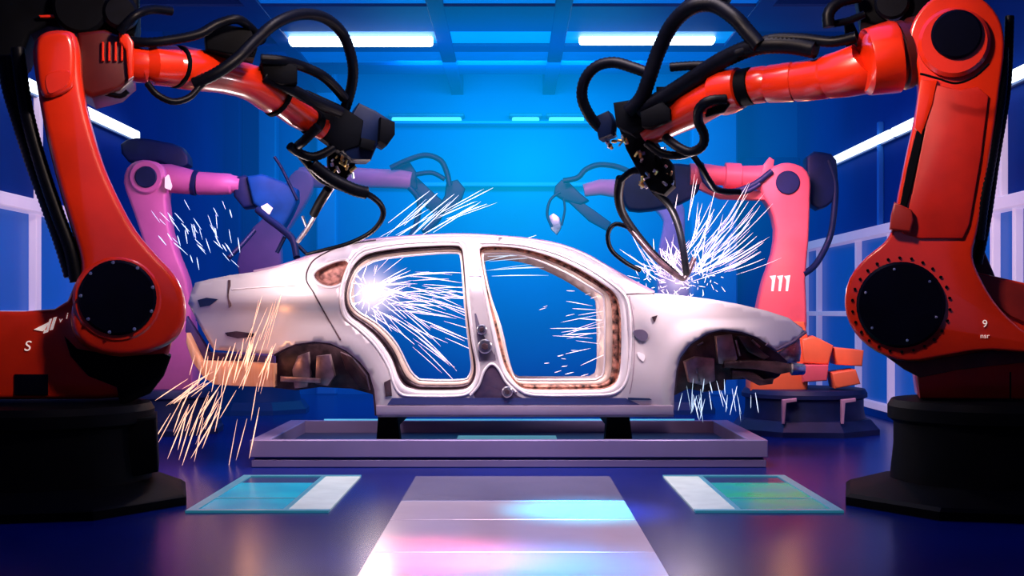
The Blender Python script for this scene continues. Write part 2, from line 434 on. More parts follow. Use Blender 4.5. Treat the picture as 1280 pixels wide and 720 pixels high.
def panel(bm, outer, holes, P, step=6.5):
    polys = [outer] + holes
    v2, e2 = [], []
    for pl in polys:
        b = len(v2)
        # subdivide long edges
        q = []
        for i, p in enumerate(pl):
            r = pl[(i + 1) % len(pl)]; d = math.hypot(r[0] - p[0], r[1] - p[1]); m_ = max(1, int(d / step))
            q += [(p[0] + (r[0] - p[0]) * j / m_, p[1] + (r[1] - p[1]) * j / m_) for j in range(m_)]
        v2 += [Vector(p) for p in q]; e2 += [(b + i, b + (i + 1) % len(q)) for i in range(len(q))]
    border = v2[:]
    xs = [p[0] for p in outer]; ys = [p[1] for p in outer]
    y = min(ys); row = 0
    while y < max(ys):
        x = min(xs) + (step / 2 if row % 2 else 0)
        while x < max(xs):
            if pip(x, y, outer) and not any(pip(x, y, h) for h in holes):
                if min((p.x - x) ** 2 + (p.y - y) ** 2 for p in border) > (step * .55) ** 2: v2.append(Vector((x, y)))
            x += step
        y += step * .87; row += 1
    vv, ee, ff, *_ = delaunay_2d_cdt(v2, e2, [], 0, 1e-4)
    bv = [bm.verts.new(P(p.x, p.y)) for p in vv]
    for f in ff:
        cx = sum(vv[i].x for i in f) / 3; cy = sum(vv[i].y for i in f) / 3
        if pip(cx, cy, outer) and not any(pip(cx, cy, h) for h in holes):
            try: bm.faces.new([bv[i] for i in f])
            except ValueError: pass
    bmesh.ops.delete(bm, geom=[v for v in bm.verts if not v.link_faces], context='VERTS')
    return bm

car = thing('car', 'bare pale metal car body shell without doors on the platform', 'car', (0, YC, 0))
def cobj(name, bm, m, smooth=40, solid=0.0, off=0, parent=None):
    bmesh.ops.translate(bm, verts=bm.verts[:], vec=(0, -YC, 0))
    o = obj(name, bm, m, parent or car, smooth)
    if solid:
        md = o.modifiers.new('thick', 'SOLIDIFY'); md.thickness = solid; md.offset = off
    return o
ro, fo = smooth2(rear_o, 3), smooth2(front_o, 3)
ri, fi = smooth2(rear_i, 3), smooth2(front_i, 3)
qo = smooth2(quarter, 3)
outl = outline
# near side
cobj('side_panel', panel(bmesh.new(), outl, [ro, fo, qo], CP), M['body'], 50, .014)
# far side, its openings a little larger
farP = lambda x, y: far(CP(x, y))
sf = lambda p, f, dx, dy: scale_poly(p, f, dx, dy)
cobj('side_panel', panel(bmesh.new(), outl, [sf(ro, 1.03, -14, 1), sf(fi, 1.05, 3, 4)], farP, 9), M['body'], 50, .014)

def loop_strip(bm, a, b, P1, P2):
    # a, b are matched closed loops
    n_ = len(a)
    va = [bm.verts.new(P1(*p)) for p in a]; vb = [bm.verts.new(P2(*p)) for p in b]
    for i in range(n_): bm.faces.new((va[i], va[(i + 1) % n_], vb[(i + 1) % n_], vb[i]))
    return bm
def rs_loop(p, n_):
    q = [Vector((x, y, 0)) for x, y in p]; q.append(q[0])
    L = [0]
    for a, b in zip(q, q[1:]): L.append(L[-1] + (b - a).length)
    out = []; j = 0
    for k_ in range(n_):
        t = L[-1] * k_ / n_
        while L[j + 1] < t: j += 1
        f_ = (t - L[j]) / max(1e-9, L[j + 1] - L[j])
        v = q[j].lerp(q[j + 1], f_); out.append((v.x, v.y))
    return out
def match(o, i, n_=120):
    a = rs_loop(o, n_)
    cx = sum(p[0] for p in i) / len(i); cy = sum(p[1] for p in i) / len(i)
    b = rs_loop(i, n_ * 6)
    out = []; 
    # nearest matching, monotone by index offset
    k0 = min(range(len(b)), key=lambda k_: (b[k_][0] - a[0][0]) ** 2 + (b[k_][1] - a[0][1]) ** 2)
    return a, [b[(k0 + k_ * 6) % len(b)] for k_ in range(n_)]
def lerp2(a, b, t): return [(p[0] + (q[0] - p[0]) * t, p[1] + (q[1] - p[1]) * t) for p, q in zip(a, b)]
for nm, o_, i_ in (('door_frame', ro, ri), ('door_frame', fo, fi)):
    a, b = match(o_, i_)
    mid1, mid2, mid3 = lerp2(a, b, .36), lerp2(a, b, .44), lerp2(a, b, .70)
    bm = bmesh.new()
    loop_strip(bm, a, mid1, lambda x, y: CP(x, y, 0.0), lambda x, y: CP(x, y, .012))
    df = cobj(nm, bm, M['bodylip'], 50, .006)
    bm = bmesh.new()
    loop_strip(bm, mid1, mid2, lambda x, y: CP(x, y, .012), lambda x, y: CP(x, y, .075))
    loop_strip(bm, mid2, mid3, lambda x, y: CP(x, y, .075), lambda x, y: CP(x, y, .085))
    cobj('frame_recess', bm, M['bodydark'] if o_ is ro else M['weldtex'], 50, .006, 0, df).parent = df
    bm = bmesh.new()
    loop_strip(bm, mid3, b, lambda x, y: CP(x, y, .085), lambda x, y: CP(x, y, .11))
    loop_strip(bm, b, lerp2(a, b, 1.0), lambda x, y: CP(x, y, .11), lambda x, y: CP(x, y, .16))
    cobj('inner_lip', bm, M['cream'], 50, .006, 0, df)
    cobj('weather_bead', tube(bmesh.new(), [CP(x, y, -.006) for x, y in a], .011, 8, closed=True), M['bodylip'], 60, 0, 0, df)
    cobj('edge_bead', tube(bmesh.new(), [CP(x, y, .105) for x, y in b], .009, 8, closed=True), M['bodylip'], 60, 0, 0, df)
# quarter window
a = qo; b = scale_poly(qo, .72)
bm = bmesh.new(); loop_strip(bm, a, b, CP, lambda x, y: CP(x, y, .05))
qv = [bm.verts.new(CP(x, y, .05)) for x, y in b]; bm.faces.new(qv)
qw = cobj('quarter_opening', bm, mat('quarter_recess', (.10, .03, .03), .4, .3, col2=(.55, .25, .2), vscale=22, bump=.4), 50)
cobj('weather_bead', tube(bmesh.new(), [CP(x, y, -.005) for x, y in scale_poly(qo, 1.12)], .010, 8, closed=True), M['bodylip'], 60, 0, 0, qw)
# dark seam that follows the rear pillar down the quarter panel
seam = CL(((470, 300), (430, 307), (398, 321), (386, 334), (383, 350), (392, 366), (404, 388), (414, 405), (426, 425)), -.009)
cobj('pillar_seam', T(seam, .006, 6), M['bodydark'], 60)
# roof rail with its shadow line put into the violet colour, sill rails
cobj('roof_rail', T(catmull([CP(x, y, .02) for x, y in outline[3:19]], 6), .022, 10), mat('rail_shadow_violet', (.35, .22, .33), .35, .4, var=.05), 60)
bm = bmesh.new()
cs = [(470, 507), (842, 507), (842, 519), (470, 519)]
pts = [CP(x, y, -.03) for x, y in cs]
extrude_poly(bm, pts, Vector((0, .09, 0)), .008, 2)
cobj('sill', bm, mat('violet_sill', (.42, .33, .46), .32, .35, var=.05), 40)
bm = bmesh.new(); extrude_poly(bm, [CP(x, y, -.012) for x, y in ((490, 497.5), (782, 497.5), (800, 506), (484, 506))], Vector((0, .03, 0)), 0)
cobj('sill_shadow_strip', bm, mat('sill_shade_blue', (.05, .06, .2), .3, .3, var=.05), 0)  # dark blue strip paints in the shade above the sill
# pillar foot (dark arch at the base of the centre pillar) and hinges
bm = bmesh.new()
arch = smooth2([(594, 497), (600, 478), (607, 462), (614, 456), (622, 462), (630, 477), (644, 493), (650, 498)], 3)
extrude_poly(bm, [CP(x, y, -.010) for x, y in arch], Vector((0, .02, 0)), 0)
cobj('pillar_foot', bm, mat('dark_violet_recess', (.05, .035, .09), .3, .4, col2=(.12, .07, .12), vscale=8), 0)
cobj('pillar_foot_bead', T(catmull([CP(x, y, -.014) for x, y in ((588, 494), (598, 482), (605, 464), (614, 455), (623, 461), (632, 477), (645, 490))], 6), .010, 8), M['bodylip'], 60)
bm = bmesh.new()
extrude_poly(bm, [CP(x, y, -.012) for x, y in ((587, 345), (602, 345), (612, 400), (620, 450), (599, 452), (594, 400))], Vector((0, .02, 0)), .004, 1)
cobj('pillar_insert', bm, mat('violet_pillar', (.33, .28, .38), .22, .6, var=.15, vscale=3, bump=.15, bscale=4), 40)
for (x, y, r) in ((602, 412, 6.5), (606, 433, 9), (634, 490, 7)):
    c0 = CP(x, y, -.045); bm = bmesh.new()
    cyl(bm, c0, c0 + Vector((0, .05, 0)), r / 166, n=24, bev=.008)
    hg = cobj('hinge_boss', bm, M['steel'], 40)
    bm = bmesh.new(); cyl(bm, c0 + Vector((0, -.015, 0)), c0 + Vector((0, .02, 0)), r / 166 * .5, n=6, bev=.004)
    cobj('bolt', bm, M['bodydark'], 40, 0, 0, hg)
# body details
def slot(name, poly, m_, off=-.020, d=.03, bev=0):
    bm = bmesh.new(); extrude_poly(bm, [CP(x, y, off) for x, y in poly], Vector((0, d, 0)), bev, 1)
    return cobj(name, bm, m_, 40)
slot('tail_slot', [(281, 416), (295, 414), (318, 417), (316, 421), (297, 423), (284, 420)], M['bodydark'])
slot('fuel_seam', [(285, 350), (288, 350), (289, 382), (286, 385), (284, 370)], M['bodydark'])
slot('tail_recess', [(247, 375), (258, 372), (272, 374), (262, 382), (250, 384)], M['tray'])
slot('arch_vent', [(480, 478), (488, 474), (490, 495), (482, 496)], M['bodydark'])
slot('fender_badge_hole', [(815, 396), (822, 394), (819, 402), (817, 402)], M['bodydark'])
slot('fender_slot', [(785, 497), (812, 498), (815, 500), (785, 500)], M['tray'])
slot('fender_slot', [(788, 511), (815, 512), (815, 514), (788, 513)], M['tray'])
slot('fender_scoop', smooth2([(792, 414), (803, 412), (810, 418), (807, 426), (797, 424)], 3), mat('painted_scoop_shade', (.16, .12, .2), .4, var=.1))  # dark plate paints the shade inside the scoop
slot('fender_scoop_lip', smooth2([(797, 440), (806, 444), (804, 452), (798, 446)], 3), M['bodylip'])
cobj('fender_seam', T([CP(x, y, -.006) for x, y in ((783, 368), (800, 367), (818, 367))], .005, 6), M['bodydark'], 60)
cobj('fender_seam', T(CL(((787, 370), (792, 400), (793, 440), (791, 470), (787, 492)), -.007), .004, 6), mat('soft_seam', (.35, .25, .3), .5, var=.1), 60)
cobj('shoulder_crease', T(CL(((290, 362), (330, 359), (375, 357)), -.009), .006, 6), M['bodylip'], 60)
cobj('headlight_edge', T([CP(x, y, -.004) for x, y in ((1007, 415), (990, 428), (970, 438), (958, 430))], .013, 8), mat('violet_edge', (.12, .08, .14), .4, .3, var=.1), 60)
for arc in ([(343, 443), (353, 437), (370, 430), (393, 427), (413, 429), (433, 438), (450, 452), (462, 467), (468, 487), (471, 519)],
            [(960, 431), (947, 422), (927, 415), (903, 412), (883, 417), (863, 430), (850, 447), (845, 463), (842, 493)]):
    cobj('arch_lip', T(catmull([CP(x, y, .012) for x, y in arc], 5), .016, 8), M['bodydark'], 60)
# wheel houses: dark pressed metal behind each arch
def house(poly, D, ribs, name):
    bm = bmesh.new()
    extrude_poly(bm, [W(x, y, D) for x, y in poly], Vector((0, .08, 0)), .012, 2)
    h = cobj(name, bm, M['bodydark'], 40)
    return h
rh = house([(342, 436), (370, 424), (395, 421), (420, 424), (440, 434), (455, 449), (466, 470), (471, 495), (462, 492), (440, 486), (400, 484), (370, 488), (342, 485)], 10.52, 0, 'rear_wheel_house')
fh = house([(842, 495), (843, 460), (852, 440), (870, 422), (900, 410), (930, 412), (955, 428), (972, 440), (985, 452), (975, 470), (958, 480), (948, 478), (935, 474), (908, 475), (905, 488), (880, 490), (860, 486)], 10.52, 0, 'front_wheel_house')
def dark_part(name, poly, D, th, parent, m_=None, bev=.01):
    bm = bmesh.new(); extrude_poly(bm, [W(x, y, D) for x, y in poly], Vector((0, th, 0)), bev, 2)
    return cobj(name, bm, m_ or M['bodydark'], 40, 0, 0, parent)
greym = mat('grey_violet_pressing', (.34, .24, .29), .3, .5, var=.3, vscale=12)
whole = []
for (nm, poly, D, th, par) in (
    ('spring_tower', [(372, 445), (385, 440), (388, 470), (384, 484), (368, 486), (365, 462)], 10.40, .1, rh),
    ('damper_bracket', [(395, 445), (412, 443), (418, 470), (410, 483), (394, 480)], 10.42, .1, rh),
    ('arch_gusset', [(425, 440), (440, 446), (458, 470), (462, 488), (448, 484), (432, 462)], 10.40, .1, rh),
    ('cross_brace', [(350, 470), (400, 473), (400, 479), (350, 477)], 10.38, .05, rh),
    ('spring_tower', [(856, 452), (870, 446), (893, 448), (894, 476), (880, 482), (862, 478)], 10.36, .12, fh),
    ('damper_bracket', [(895, 420), (915, 418), (922, 448), (918, 456), (898, 455)], 10.40, .1, fh),
    ('arch_gusset', [(922, 420), (936, 420), (948, 436), (962, 446), (955, 450), (935, 440)], 10.38, .1, fh),
    ('front_rail', [(905, 452), (940, 450), (975, 452), (992, 456), (994, 464), (975, 468), (945, 462), (905, 460)], 10.36, .12, fh),
    ('crash_bracket', [(915, 462), (940, 464), (955, 474), (968, 472), (966, 480), (950, 482), (930, 472), (915, 474)], 10.40, .1, fh)):
    dark_part(nm, poly, D, th, par, greym if nm in ('spring_tower', 'damper_bracket', 'cross_brace') else None)
dark_part('headlight_bracket', [(974, 440), (1000, 424), (1002, 440), (1000, 452), (978, 456), (974, 450)], 10.55, .06, car, M['steel'])
c0 = W(998, 461, 10.35)
bm = bmesh.new(); cyl(bm, c0 + Vector((-.06, 0, 0)), c0 + Vector((.05, 0, -.005)), .05, .042, 20, .01)
cobj('tow_mount', bm, M['steel'], 40)
for (x0, y0, x1, y1) in ((872, 432, 879, 428), (940, 425, 950, 434), (870, 460, 874, 476), (920, 425, 925, 445)):
    cobj('edge_brace', T([W(x0, y0, 10.33), W(x1, y1, 10.33)], .008, 6), M['steel'], 60, 0, 0, fh)
# rear bumper structure below the dark gap
dark_part('rear_bumper', [(250, 451), (300, 452), (342, 455), (342, 484), (300, 483), (268, 481), (254, 472), (240, 452), (232, 428), (233, 416)], 10.28, .16, car, mat('spark_lit_orange_bumper', (.85, .36, .18), .4, .1, col2=(.9, .52, .36), vscale=5, stretch=(6, 6, .6)))  # orange light of the sparks put into the bumper colour
dark_part('bumper_gap', [(233, 395), (262, 440), (343, 445), (343, 456), (256, 450), (231, 414)], 10.42, .08, car, mat('violet_gap', (.06, .035, .2), .5, var=.2))
# lofted top panels
def loft(name, edge, c, m_, nseg=10):
    bm = bmesh.new(); rows = []
    for (x, y) in edge:
        a = CP(x, y); b = far(a)
        rows.append([bm.verts.new(a.lerp(b, t / nseg) + Vector((0, 0, c * 4 * (t / nseg) * (1 - t / nseg)))) for t in range(nseg + 1)])
    for r, q in zip(rows, rows[1:]):
        for j in range(nseg): bm.faces.new((r[j], r[j + 1], q[j + 1], q[j]))
    return cobj(name, bm, m_, 50, .012)
loft('roof_panel', [(430, 308), (455, 303), (497, 298.5), (540, 296), (583, 295), (633, 298), (670, 302), (700, 308), (712, 312)], .02, M['body'])
loft('hood', [(820, 368), (845, 370), (893, 376), (927, 382), (960, 390), (985, 398), (1003, 411)], .02, M['body'])
loft('trunk_lid', [(245, 354), (262, 350), (287, 345), (318, 341), (347, 335)], .01, M['body'])
loft('rear_panel', [(245, 354), (240, 365), (236, 379), (248, 402), (259, 422), (268, 437)], 0, M['body'])
loft('cowl', [(795, 362), (818, 370), (818, 392)], 0, M['bodydark'])
bm = bmesh.new(); box(bm, W(478, 0, 10.2).x, W(838, 0, 10.2).x, 10.35, 11.55, .40, .43)
cobj('floor_pan', bm, M['bodydark'], 0)
bm = bmesh.new(); box(bm, W(985, 0, 10.5).x, W(1000, 0, 10.5).x, 10.6, 11.3, .68, .80, .02)
cobj('bumper_beam', bm, M['bodydark'], 40)
cobj('dash_crossbar', T([W(790, 372, 10.35), far(W(790, 372, 10.35))], .03, 10), M['bodydark'], 60)

# ------------------------------------------------------------------ robots
class Rob:
    def __init__(s, label, px, D, yaw, group):
        s.D = D; s.th = math.radians(yaw)
        s.o = Vector(((px - CX) * D / F, D, 0))
        s.root = thing('industrial_robot', label, 'robot', s.o, s.th, group)
        s.u = Vector((math.cos(s.th), math.sin(s.th), 0)); s.v = Vector((-math.sin(s.th), math.cos(s.th), 0))
        s.sg = -1 if s.v.y > 0 else 1      # local y sign that points at the camera side
    def loc(s, p):
        d = p - s.o; return Vector((d.dot(s.u), d.dot(s.v), d.z))
    def pt(s, px, py, D): return s.loc(W(px, py, D))
    def pl(s, px, py, d):                  # d = distance in front of the arm plane
        w_ = s.sg * d
        ray = Vector(((px - CX) / F, 1, -(py - CY) / F)); c = Vector((0, 0, CZ))
        t = (w_ - (c - s.o).dot(s.v)) / ray.dot(s.v)
        return s.loc(c + ray * t)
    def prism(s, name, poly, d0, d1, m, bev=.02, seg=3, parent=None, sm=0, smooth=35):
        if sm: poly = smooth2(poly, sm)
        pts = [s.pl(x, y, d0) for x, y in poly]
        bm = extrude_poly(bmesh.new(), pts, Vector((0, s.sg * (d1 - d0), 0)), bev, seg)
        return obj(name, bm, m, parent or s.root, smooth)
    def prismD(s, name, poly, D, th, m, bev=.008, parent=None, sm=0):
        if sm: poly = smooth2(poly, sm)
        cx = sum(p[0] for p in poly) / len(poly); cy = sum(p[1] for p in poly) / len(poly)
        d = s.sg * s.pt(cx, cy, D).y
        return s.prism(name, poly, d + th / 2, d - th / 2, m, bev, 2, parent)
    def disc(s, name, px, py, r, d0, d1, m, bev=.01, parent=None, n=40):
        c = s.pl(px, py, d0); R = r * (c.y * 0 + s.D - d0) / F
        bm = cyl(bmesh.new(), c, c + Vector((0, s.sg * (d1 - d0), 0)), R, None, n, bev)
        return obj(name, bm, m, parent or s.root, 35)
    def bolts(s, px, py, r, nn, d, size, m, parent, a0=0):
        c = s.pl(px, py, d); R = r * (s.D - d) / F
        for k_ in range(nn):
            a = a0 + 2 * PI * k_ / nn; p = c + Vector((R * math.cos(a), 0, R * math.sin(a)))
            obj('bolt', cyl(bmesh.new(), p, p + Vector((0, -s.sg * .03, 0)), size, None, 8, .003), m, parent, 35)
    def arm(s, name, st, m, parent=None, n=28):
        pts = [s.pt(x, y, D) for x, y, D, r in st]; rad = [r * D / F for x, y, D, r in st]
        return obj(name, T(pts, rad, n), m, parent or s.root, 32)
    def band(s, px, py, D, r, px2, py2, D2, m, parent=None, name='band'):
        a, b = s.pt(px, py, D), s.pt(px2, py2, D2)
        return obj(name, cyl(bmesh.new(), a, b, r * D / F, None, 28, .004), m, parent or s.root, 32)
    def hose(s, pts, r, m, parent=None, rib=True, name='hose', n=10):
        p = catmull([s.pt(*q) for q in pts], 10)
        D = pts[0][2]; r, re = r if isinstance(r, tuple) else (r, r); R = r * D / F
        if rib:
            p = resample(p, .014); rad = [R * (1 + (re / r - 1) * k_ / len(p)) * (1.0 if k_ % 2 else .92) for k_ in range(len(p))]
        else: rad = R
        return obj(name, T(p, rad, n), m, parent or s.root, 60)
    def box3(s, name, px0, py0, px1, py1, D, th, m, bev=.01, parent=None):
        return s.prismD(name, [(px0, py0), (px1, py0), (px1, py1), (px0, py1)], D, th, m, bev, parent)
    def pedestal(s, r, h, foot, m, mfoot):
        b = obj('pedestal', lathe(bmesh.new(), [(r * 1.02, .05), (r * 1.0, .12), (r * .96, h * .55), (r * .96, h * .78), (r * 1.02, h * .82), (r * 1.02, h - .04), (r * .98, h)], 40), m, s.root, 30)
        obj('base_plate', lathe(bmesh.new(), [(foot, 0), (foot, .05), (foot * .97, .07), (r * 1.1, .14), (r * .9, .15)], 8), mfoot, s.root, 20)
        return b
    def clutter(s, name, spots, D, mats, parent=None, seed=1):
        # a little assembly of fittings: one mesh per metal
        rnd = random.Random(seed)
        for m_ in mats:
            for (x, y, r) in spots:
                for k_ in range(3):
                    bm = bmesh.new()
                    c = s.pt(x + rnd.uniform(-r, r), y + rnd.uniform(-r, r), D + rnd.uniform(-.09, -.03))
                    dv = Vector((rnd.uniform(-1, 1), rnd.uniform(-1, 1), rnd.uniform(-1, 1))).normalized() * rnd.uniform(.012, .03)
                    cyl(bm, c - dv, c + dv, rnd.uniform(.006, .013), None, 8, .002)
                    obj(name, bm, m_, parent or s.root, 35)

# ---- front left robot
G = 'robots around the car'
r = Rob('large red-orange robot at left edge welding the rear roof', 50, 8.2, 14, 'foreground robots')
ped = r.pedestal(.66, .60, .93, M['black'], M['black'])
r.prism('cable_box', [(150, 525), (195, 522), (198, 590), (150, 600)], .35, -.2, M['black'], .015)
r.prism('column', [(-150, 388), (30, 389), (68, 386), (84, 376), (94, 352), (100, 372), (120, 400), (170, 410), (215, 425), (212, 440), (196, 470), (176, 482), (150, 497), (120, 499), (-150, 500)], .18, -.5, M['red'], .03)
r.prism('column_skirt', [(80, 420), (96, 436), (150, 446), (205, 442), (214, 446), (205, 470), (188, 492), (150, 508), (146, 484), (110, 470), (88, 445)], .20, -.3, M['black'], .015)
r.prism('dark_panel', [(18, 468), (60, 468), (60, 494), (18, 494)], .192, .17, M['cover'], .003, 1)
lk = r.prism('lower_arm', [(40, 62), (50, 42), (70, 36), (92, 40), (99, 60), (101, 90), (106, 125), (116, 165), (130, 208), (148, 248), (170, 288), (195, 318), (218, 343), (231, 372), (231, 402), (219, 425), (190, 440), (150, 446), (113, 438), (92, 418), (88, 395), (94, 366), (100, 338), (97, 315), (88, 285), (76, 245), (64, 200), (54, 155), (46, 110)], .42, .10, M['red'], .045, 4, sm=3)
cv = r.disc('joint_cover', 147, 372, 48, .455, .40, M['cover'], .015)
r.bolts(147, 372, 45, 9, .463, .010, M['steel'], cv, .3)
r.disc('joint_ring', 147, 374, 55, .43, .36, M['red'], .015)
r.prism('ridge', [(44, 60), (54, 42), (84, 40), (93, 60), (92, 100), (86, 112), (62, 121), (49, 112)], .47, .40, M['red'], .03, 3, parent=lk, sm=3)
r.prism('arm_logo_ring', smooth2([(57, 95), (75, 88), (88, 90), (86, 104), (72, 114), (60, 116)], 3), .475, .46, M['red'], .004, 1, parent=lk)
eh = r.prism('elbow_housing', [(96, 40), (130, 36), (162, 46), (166, 60), (166, 98), (150, 113), (115, 122), (98, 112)], .25, -.25, mat('deep_red_housing', (.05, .003, .002), .35, var=.2, vscale=5), .03)
for k_ in range(4):
    x = 127 + k_ * 8
    r.prism('vent_rib', [(x, 52), (x + 3, 52), (x + 3, 76), (x, 76)], .275, .24, M['red'], .004, 1, parent=eh)
r.prism('elbow_collar', [(148, 40), (160, 42), (167, 52), (167, 95), (160, 100), (157, 62), (149, 52)], .285, -.27, M['red'], .012)
r.prism('motor', [(-15, -30), (172, -30), (174, 20), (168, 44), (150, 46), (130, 38), (100, 36), (60, 32), (38, 42), (28, 70), (10, 85), (-15, 80)], .16, -.38, M['black'], .03)
r.disc('motor_cap', 100, 8, 34, .24, .1, M['black'], .02)
r.disc('motor_cap', 150, 14, 22, .26, .1, M['rubber'], .02)
r.prism('motor_rim', [(48, 19), (80, 17), (115, 23), (113, 26), (80, 21), (50, 22)], .20, .15, M['red'], .003, 1)
ua = r.arm('upper_arm', [(160, 80, 8.15, 20), (168, 80, 8.17, 23), (184, 81, 8.2, 23), (186, 81, 8.2, 24), (188, 81, 8.2, 21), (190, 81, 8.2, 25), (218, 83, 8.3, 26), (220, 83, 8.3, 23), (223, 84, 8.3, 23), (225, 84, 8.32, 27), (250, 88, 8.45, 26), (275, 93, 8.6, 23), (300, 99, 8.75, 22), (318, 105, 8.85, 23), (335, 115, 8.95, 24), (345, 122, 9.0, 23), (348, 124, 9.0, 19), (372, 142, 9.15, 18), (392, 155, 9.25, 15), (405, 164, 9.3, 12)], M['red'])
r.band(219, 83, 8.29, 27, 223, 84, 8.31, M['black'], ua)
r.band(346, 123, 9.0, 24, 350, 126, 9.02, M['black'], ua)
r.band(388, 152, 9.2, 17.5, 394, 157, 9.24, M['black'], ua)
r.prism('arm_bracket', [(256, 42), (282, 30), (314, 36), (322, 60), (318, 72), (290, 68), (258, 62)], .12, -.1, M['black'], .012)
r.prismD('wrist_motor', [(326, 76), (352, 74), (372, 82), (372, 104), (352, 106), (330, 98)], 8.85, .22, M['black'], .02)
r.prismD('wrist_link', [(350, 112), (385, 112), (425, 130), (455, 150), (450, 182), (425, 190), (400, 172), (380, 150)], 9.38, .14, M['black'], .02)
r.prismD('wrist_plate', [(386, 142), (398, 148), (412, 150), (412, 158), (404, 164), (390, 160)], 9.26, .10, M['red'], .008)
gb = r.prismD('gripper', [(449, 128), (470, 138), (492, 152), (494, 166), (484, 182), (476, 178), (470, 186), (464, 200), (440, 200), (424, 186), (430, 160)], 9.55, .3, M['dark_navy'], .02)
r.prismD('gripper_cap', [(476, 146), (494, 152), (494, 168), (484, 182), (474, 176)], 9.44, .22, M['black'], .015, gb)
r.prismD('sensor_box', [(452, 172), (470, 176), (466, 188), (450, 184)], 9.37, .06, M['black'], .006, gb)
r.prismD('tool_plate', [(412, 178), (446, 190), (444, 208), (432, 226), (412, 220), (410, 200)], 9.62, .1, M['black'], .012)
r.clutter('valve_fitting', [(420, 205, 9), (430, 195, 8), (436, 212, 7), (415, 216, 6)], 9.55, [M['steel'], M['brass']], None, 3)
tr = r.hose([(424, 222, 9.7), (412, 240, 9.8), (398, 262, 9.95), (384, 286, 10.08), (372, 302, 10.15)], 3.2, M['steel'], rib=False, name='welding_torch')
r.hose([(410, 236, 9.75), (400, 252, 9.85), (392, 268, 9.95)], 5.5, M['black'], tr, rib=False, name='torch_grip')
r.hose([(384, 286, 10.1), (378, 270, 10.1)], 2, M['steel'], tr, rib=False, name='torch_nozzle')
for pts, rad in (
    ([(242, 105, 8.25), (270, 92, 8.25), (298, 72, 8.3), (320, 50, 8.4), (345, 29, 8.5), (375, 18, 8.7), (405, 22, 8.9), (428, 42, 9.1), (440, 75, 9.2), (440, 105, 9.3), (430, 140, 9.4)], 8),
    ([(150, 50, 8.1), (185, 53, 8.1), (220, 49, 8.15), (250, 42, 8.2), (272, 30, 8.25), (296, 24, 8.3), (312, 34, 8.4), (328, 52, 8.5)], 6.5),
    ([(184, 104, 8.1), (196, 118, 8.1), (216, 127, 8.15), (236, 122, 8.2), (250, 108, 8.25), (262, 98, 8.25)], 4.5),
    ([(326, 74, 8.7), (352, 76, 8.75), (378, 83, 8.9), (402, 94, 9.0), (418, 108, 9.15), (430, 122, 9.3)], 7),
    ([(330, 95, 8.75), (365, 112, 8.85), (395, 128, 9.0), (425, 140, 9.2)], 8),
    ([(362, 182, 9.2), (372, 190, 9.25), (392, 196, 9.3), (415, 186, 9.35), (432, 172, 9.4)], 6),
    ([(398, 158, 9.1), (380, 176, 9.15), (372, 186, 9.25), (386, 206, 9.35), (402, 224, 9.45), (432, 236, 9.55), (458, 242, 9.6), (476, 256, 9.7), (478, 272, 9.8), (464, 290, 9.95), (436, 304, 10.05), (402, 313, 10.1), (382, 318, 10.12)], (6.5, 2.2)),
    ([(390, 205, 9.3), (412, 222, 9.35), (440, 236, 9.4), (458, 241, 9.45)], 8.5),
    ([(8, 70, 8.0), (14, 110, 8.0), (26, 150, 8.0), (42, 200, 8.0), (60, 250, 8.0), (78, 300, 7.95), (92, 345, 7.95)], 12),
    ([(22, 60, 7.9), (28, 110, 7.9), (38, 160, 7.9), (54, 215, 7.9), (72, 268, 7.9), (88, 312, 7.9), (96, 352, 7.9)], 9),
    ([(150, 40, 8.0), (168, 20, 8.0), (190, 12, 8.1), (214, 14, 8.2)], 6),
    ([(130, 116, 8.1), (150, 120, 8.1), (160, 114, 8.1)], 3.5),
):
    r.hose(pts, rad, M['rubber'])
# decals on the column
def place_text(rob, txt, size, px, py, d, name='decal', shear=0):
    bm = text_mesh(txt, size); c = rob.pl(px, py, d)
    for v in bm.verts:
        x, y, z = v.co
        x += shear * y
        v.co = c + Vector((-rob.sg * x, rob.sg * (.003 + z), y))
    return obj(name, bm, M['decal'], rob.root, 0)
place_text(r, 'S', .085, 35, 433, .182, shear=.2)
r.prism('decal', [(42, 412), (62, 402), (56, 412), (53, 414)], .188, .178, M['decal'], 0)
r.prism('decal', [(62, 399), (65, 398), (60, 415), (54, 417), (55, 413), (58, 412)], .188, .178, M['decal'], 0)
r.prism('decal', [(67, 397), (71, 396), (66, 412), (62, 413)], .188, .178, M['decal'], 0)
place_text(r, 'v', .045, 76, 400, .182, shear=.2); place_text(r, 'i', .055, 84, 395, .182, shear=.2)

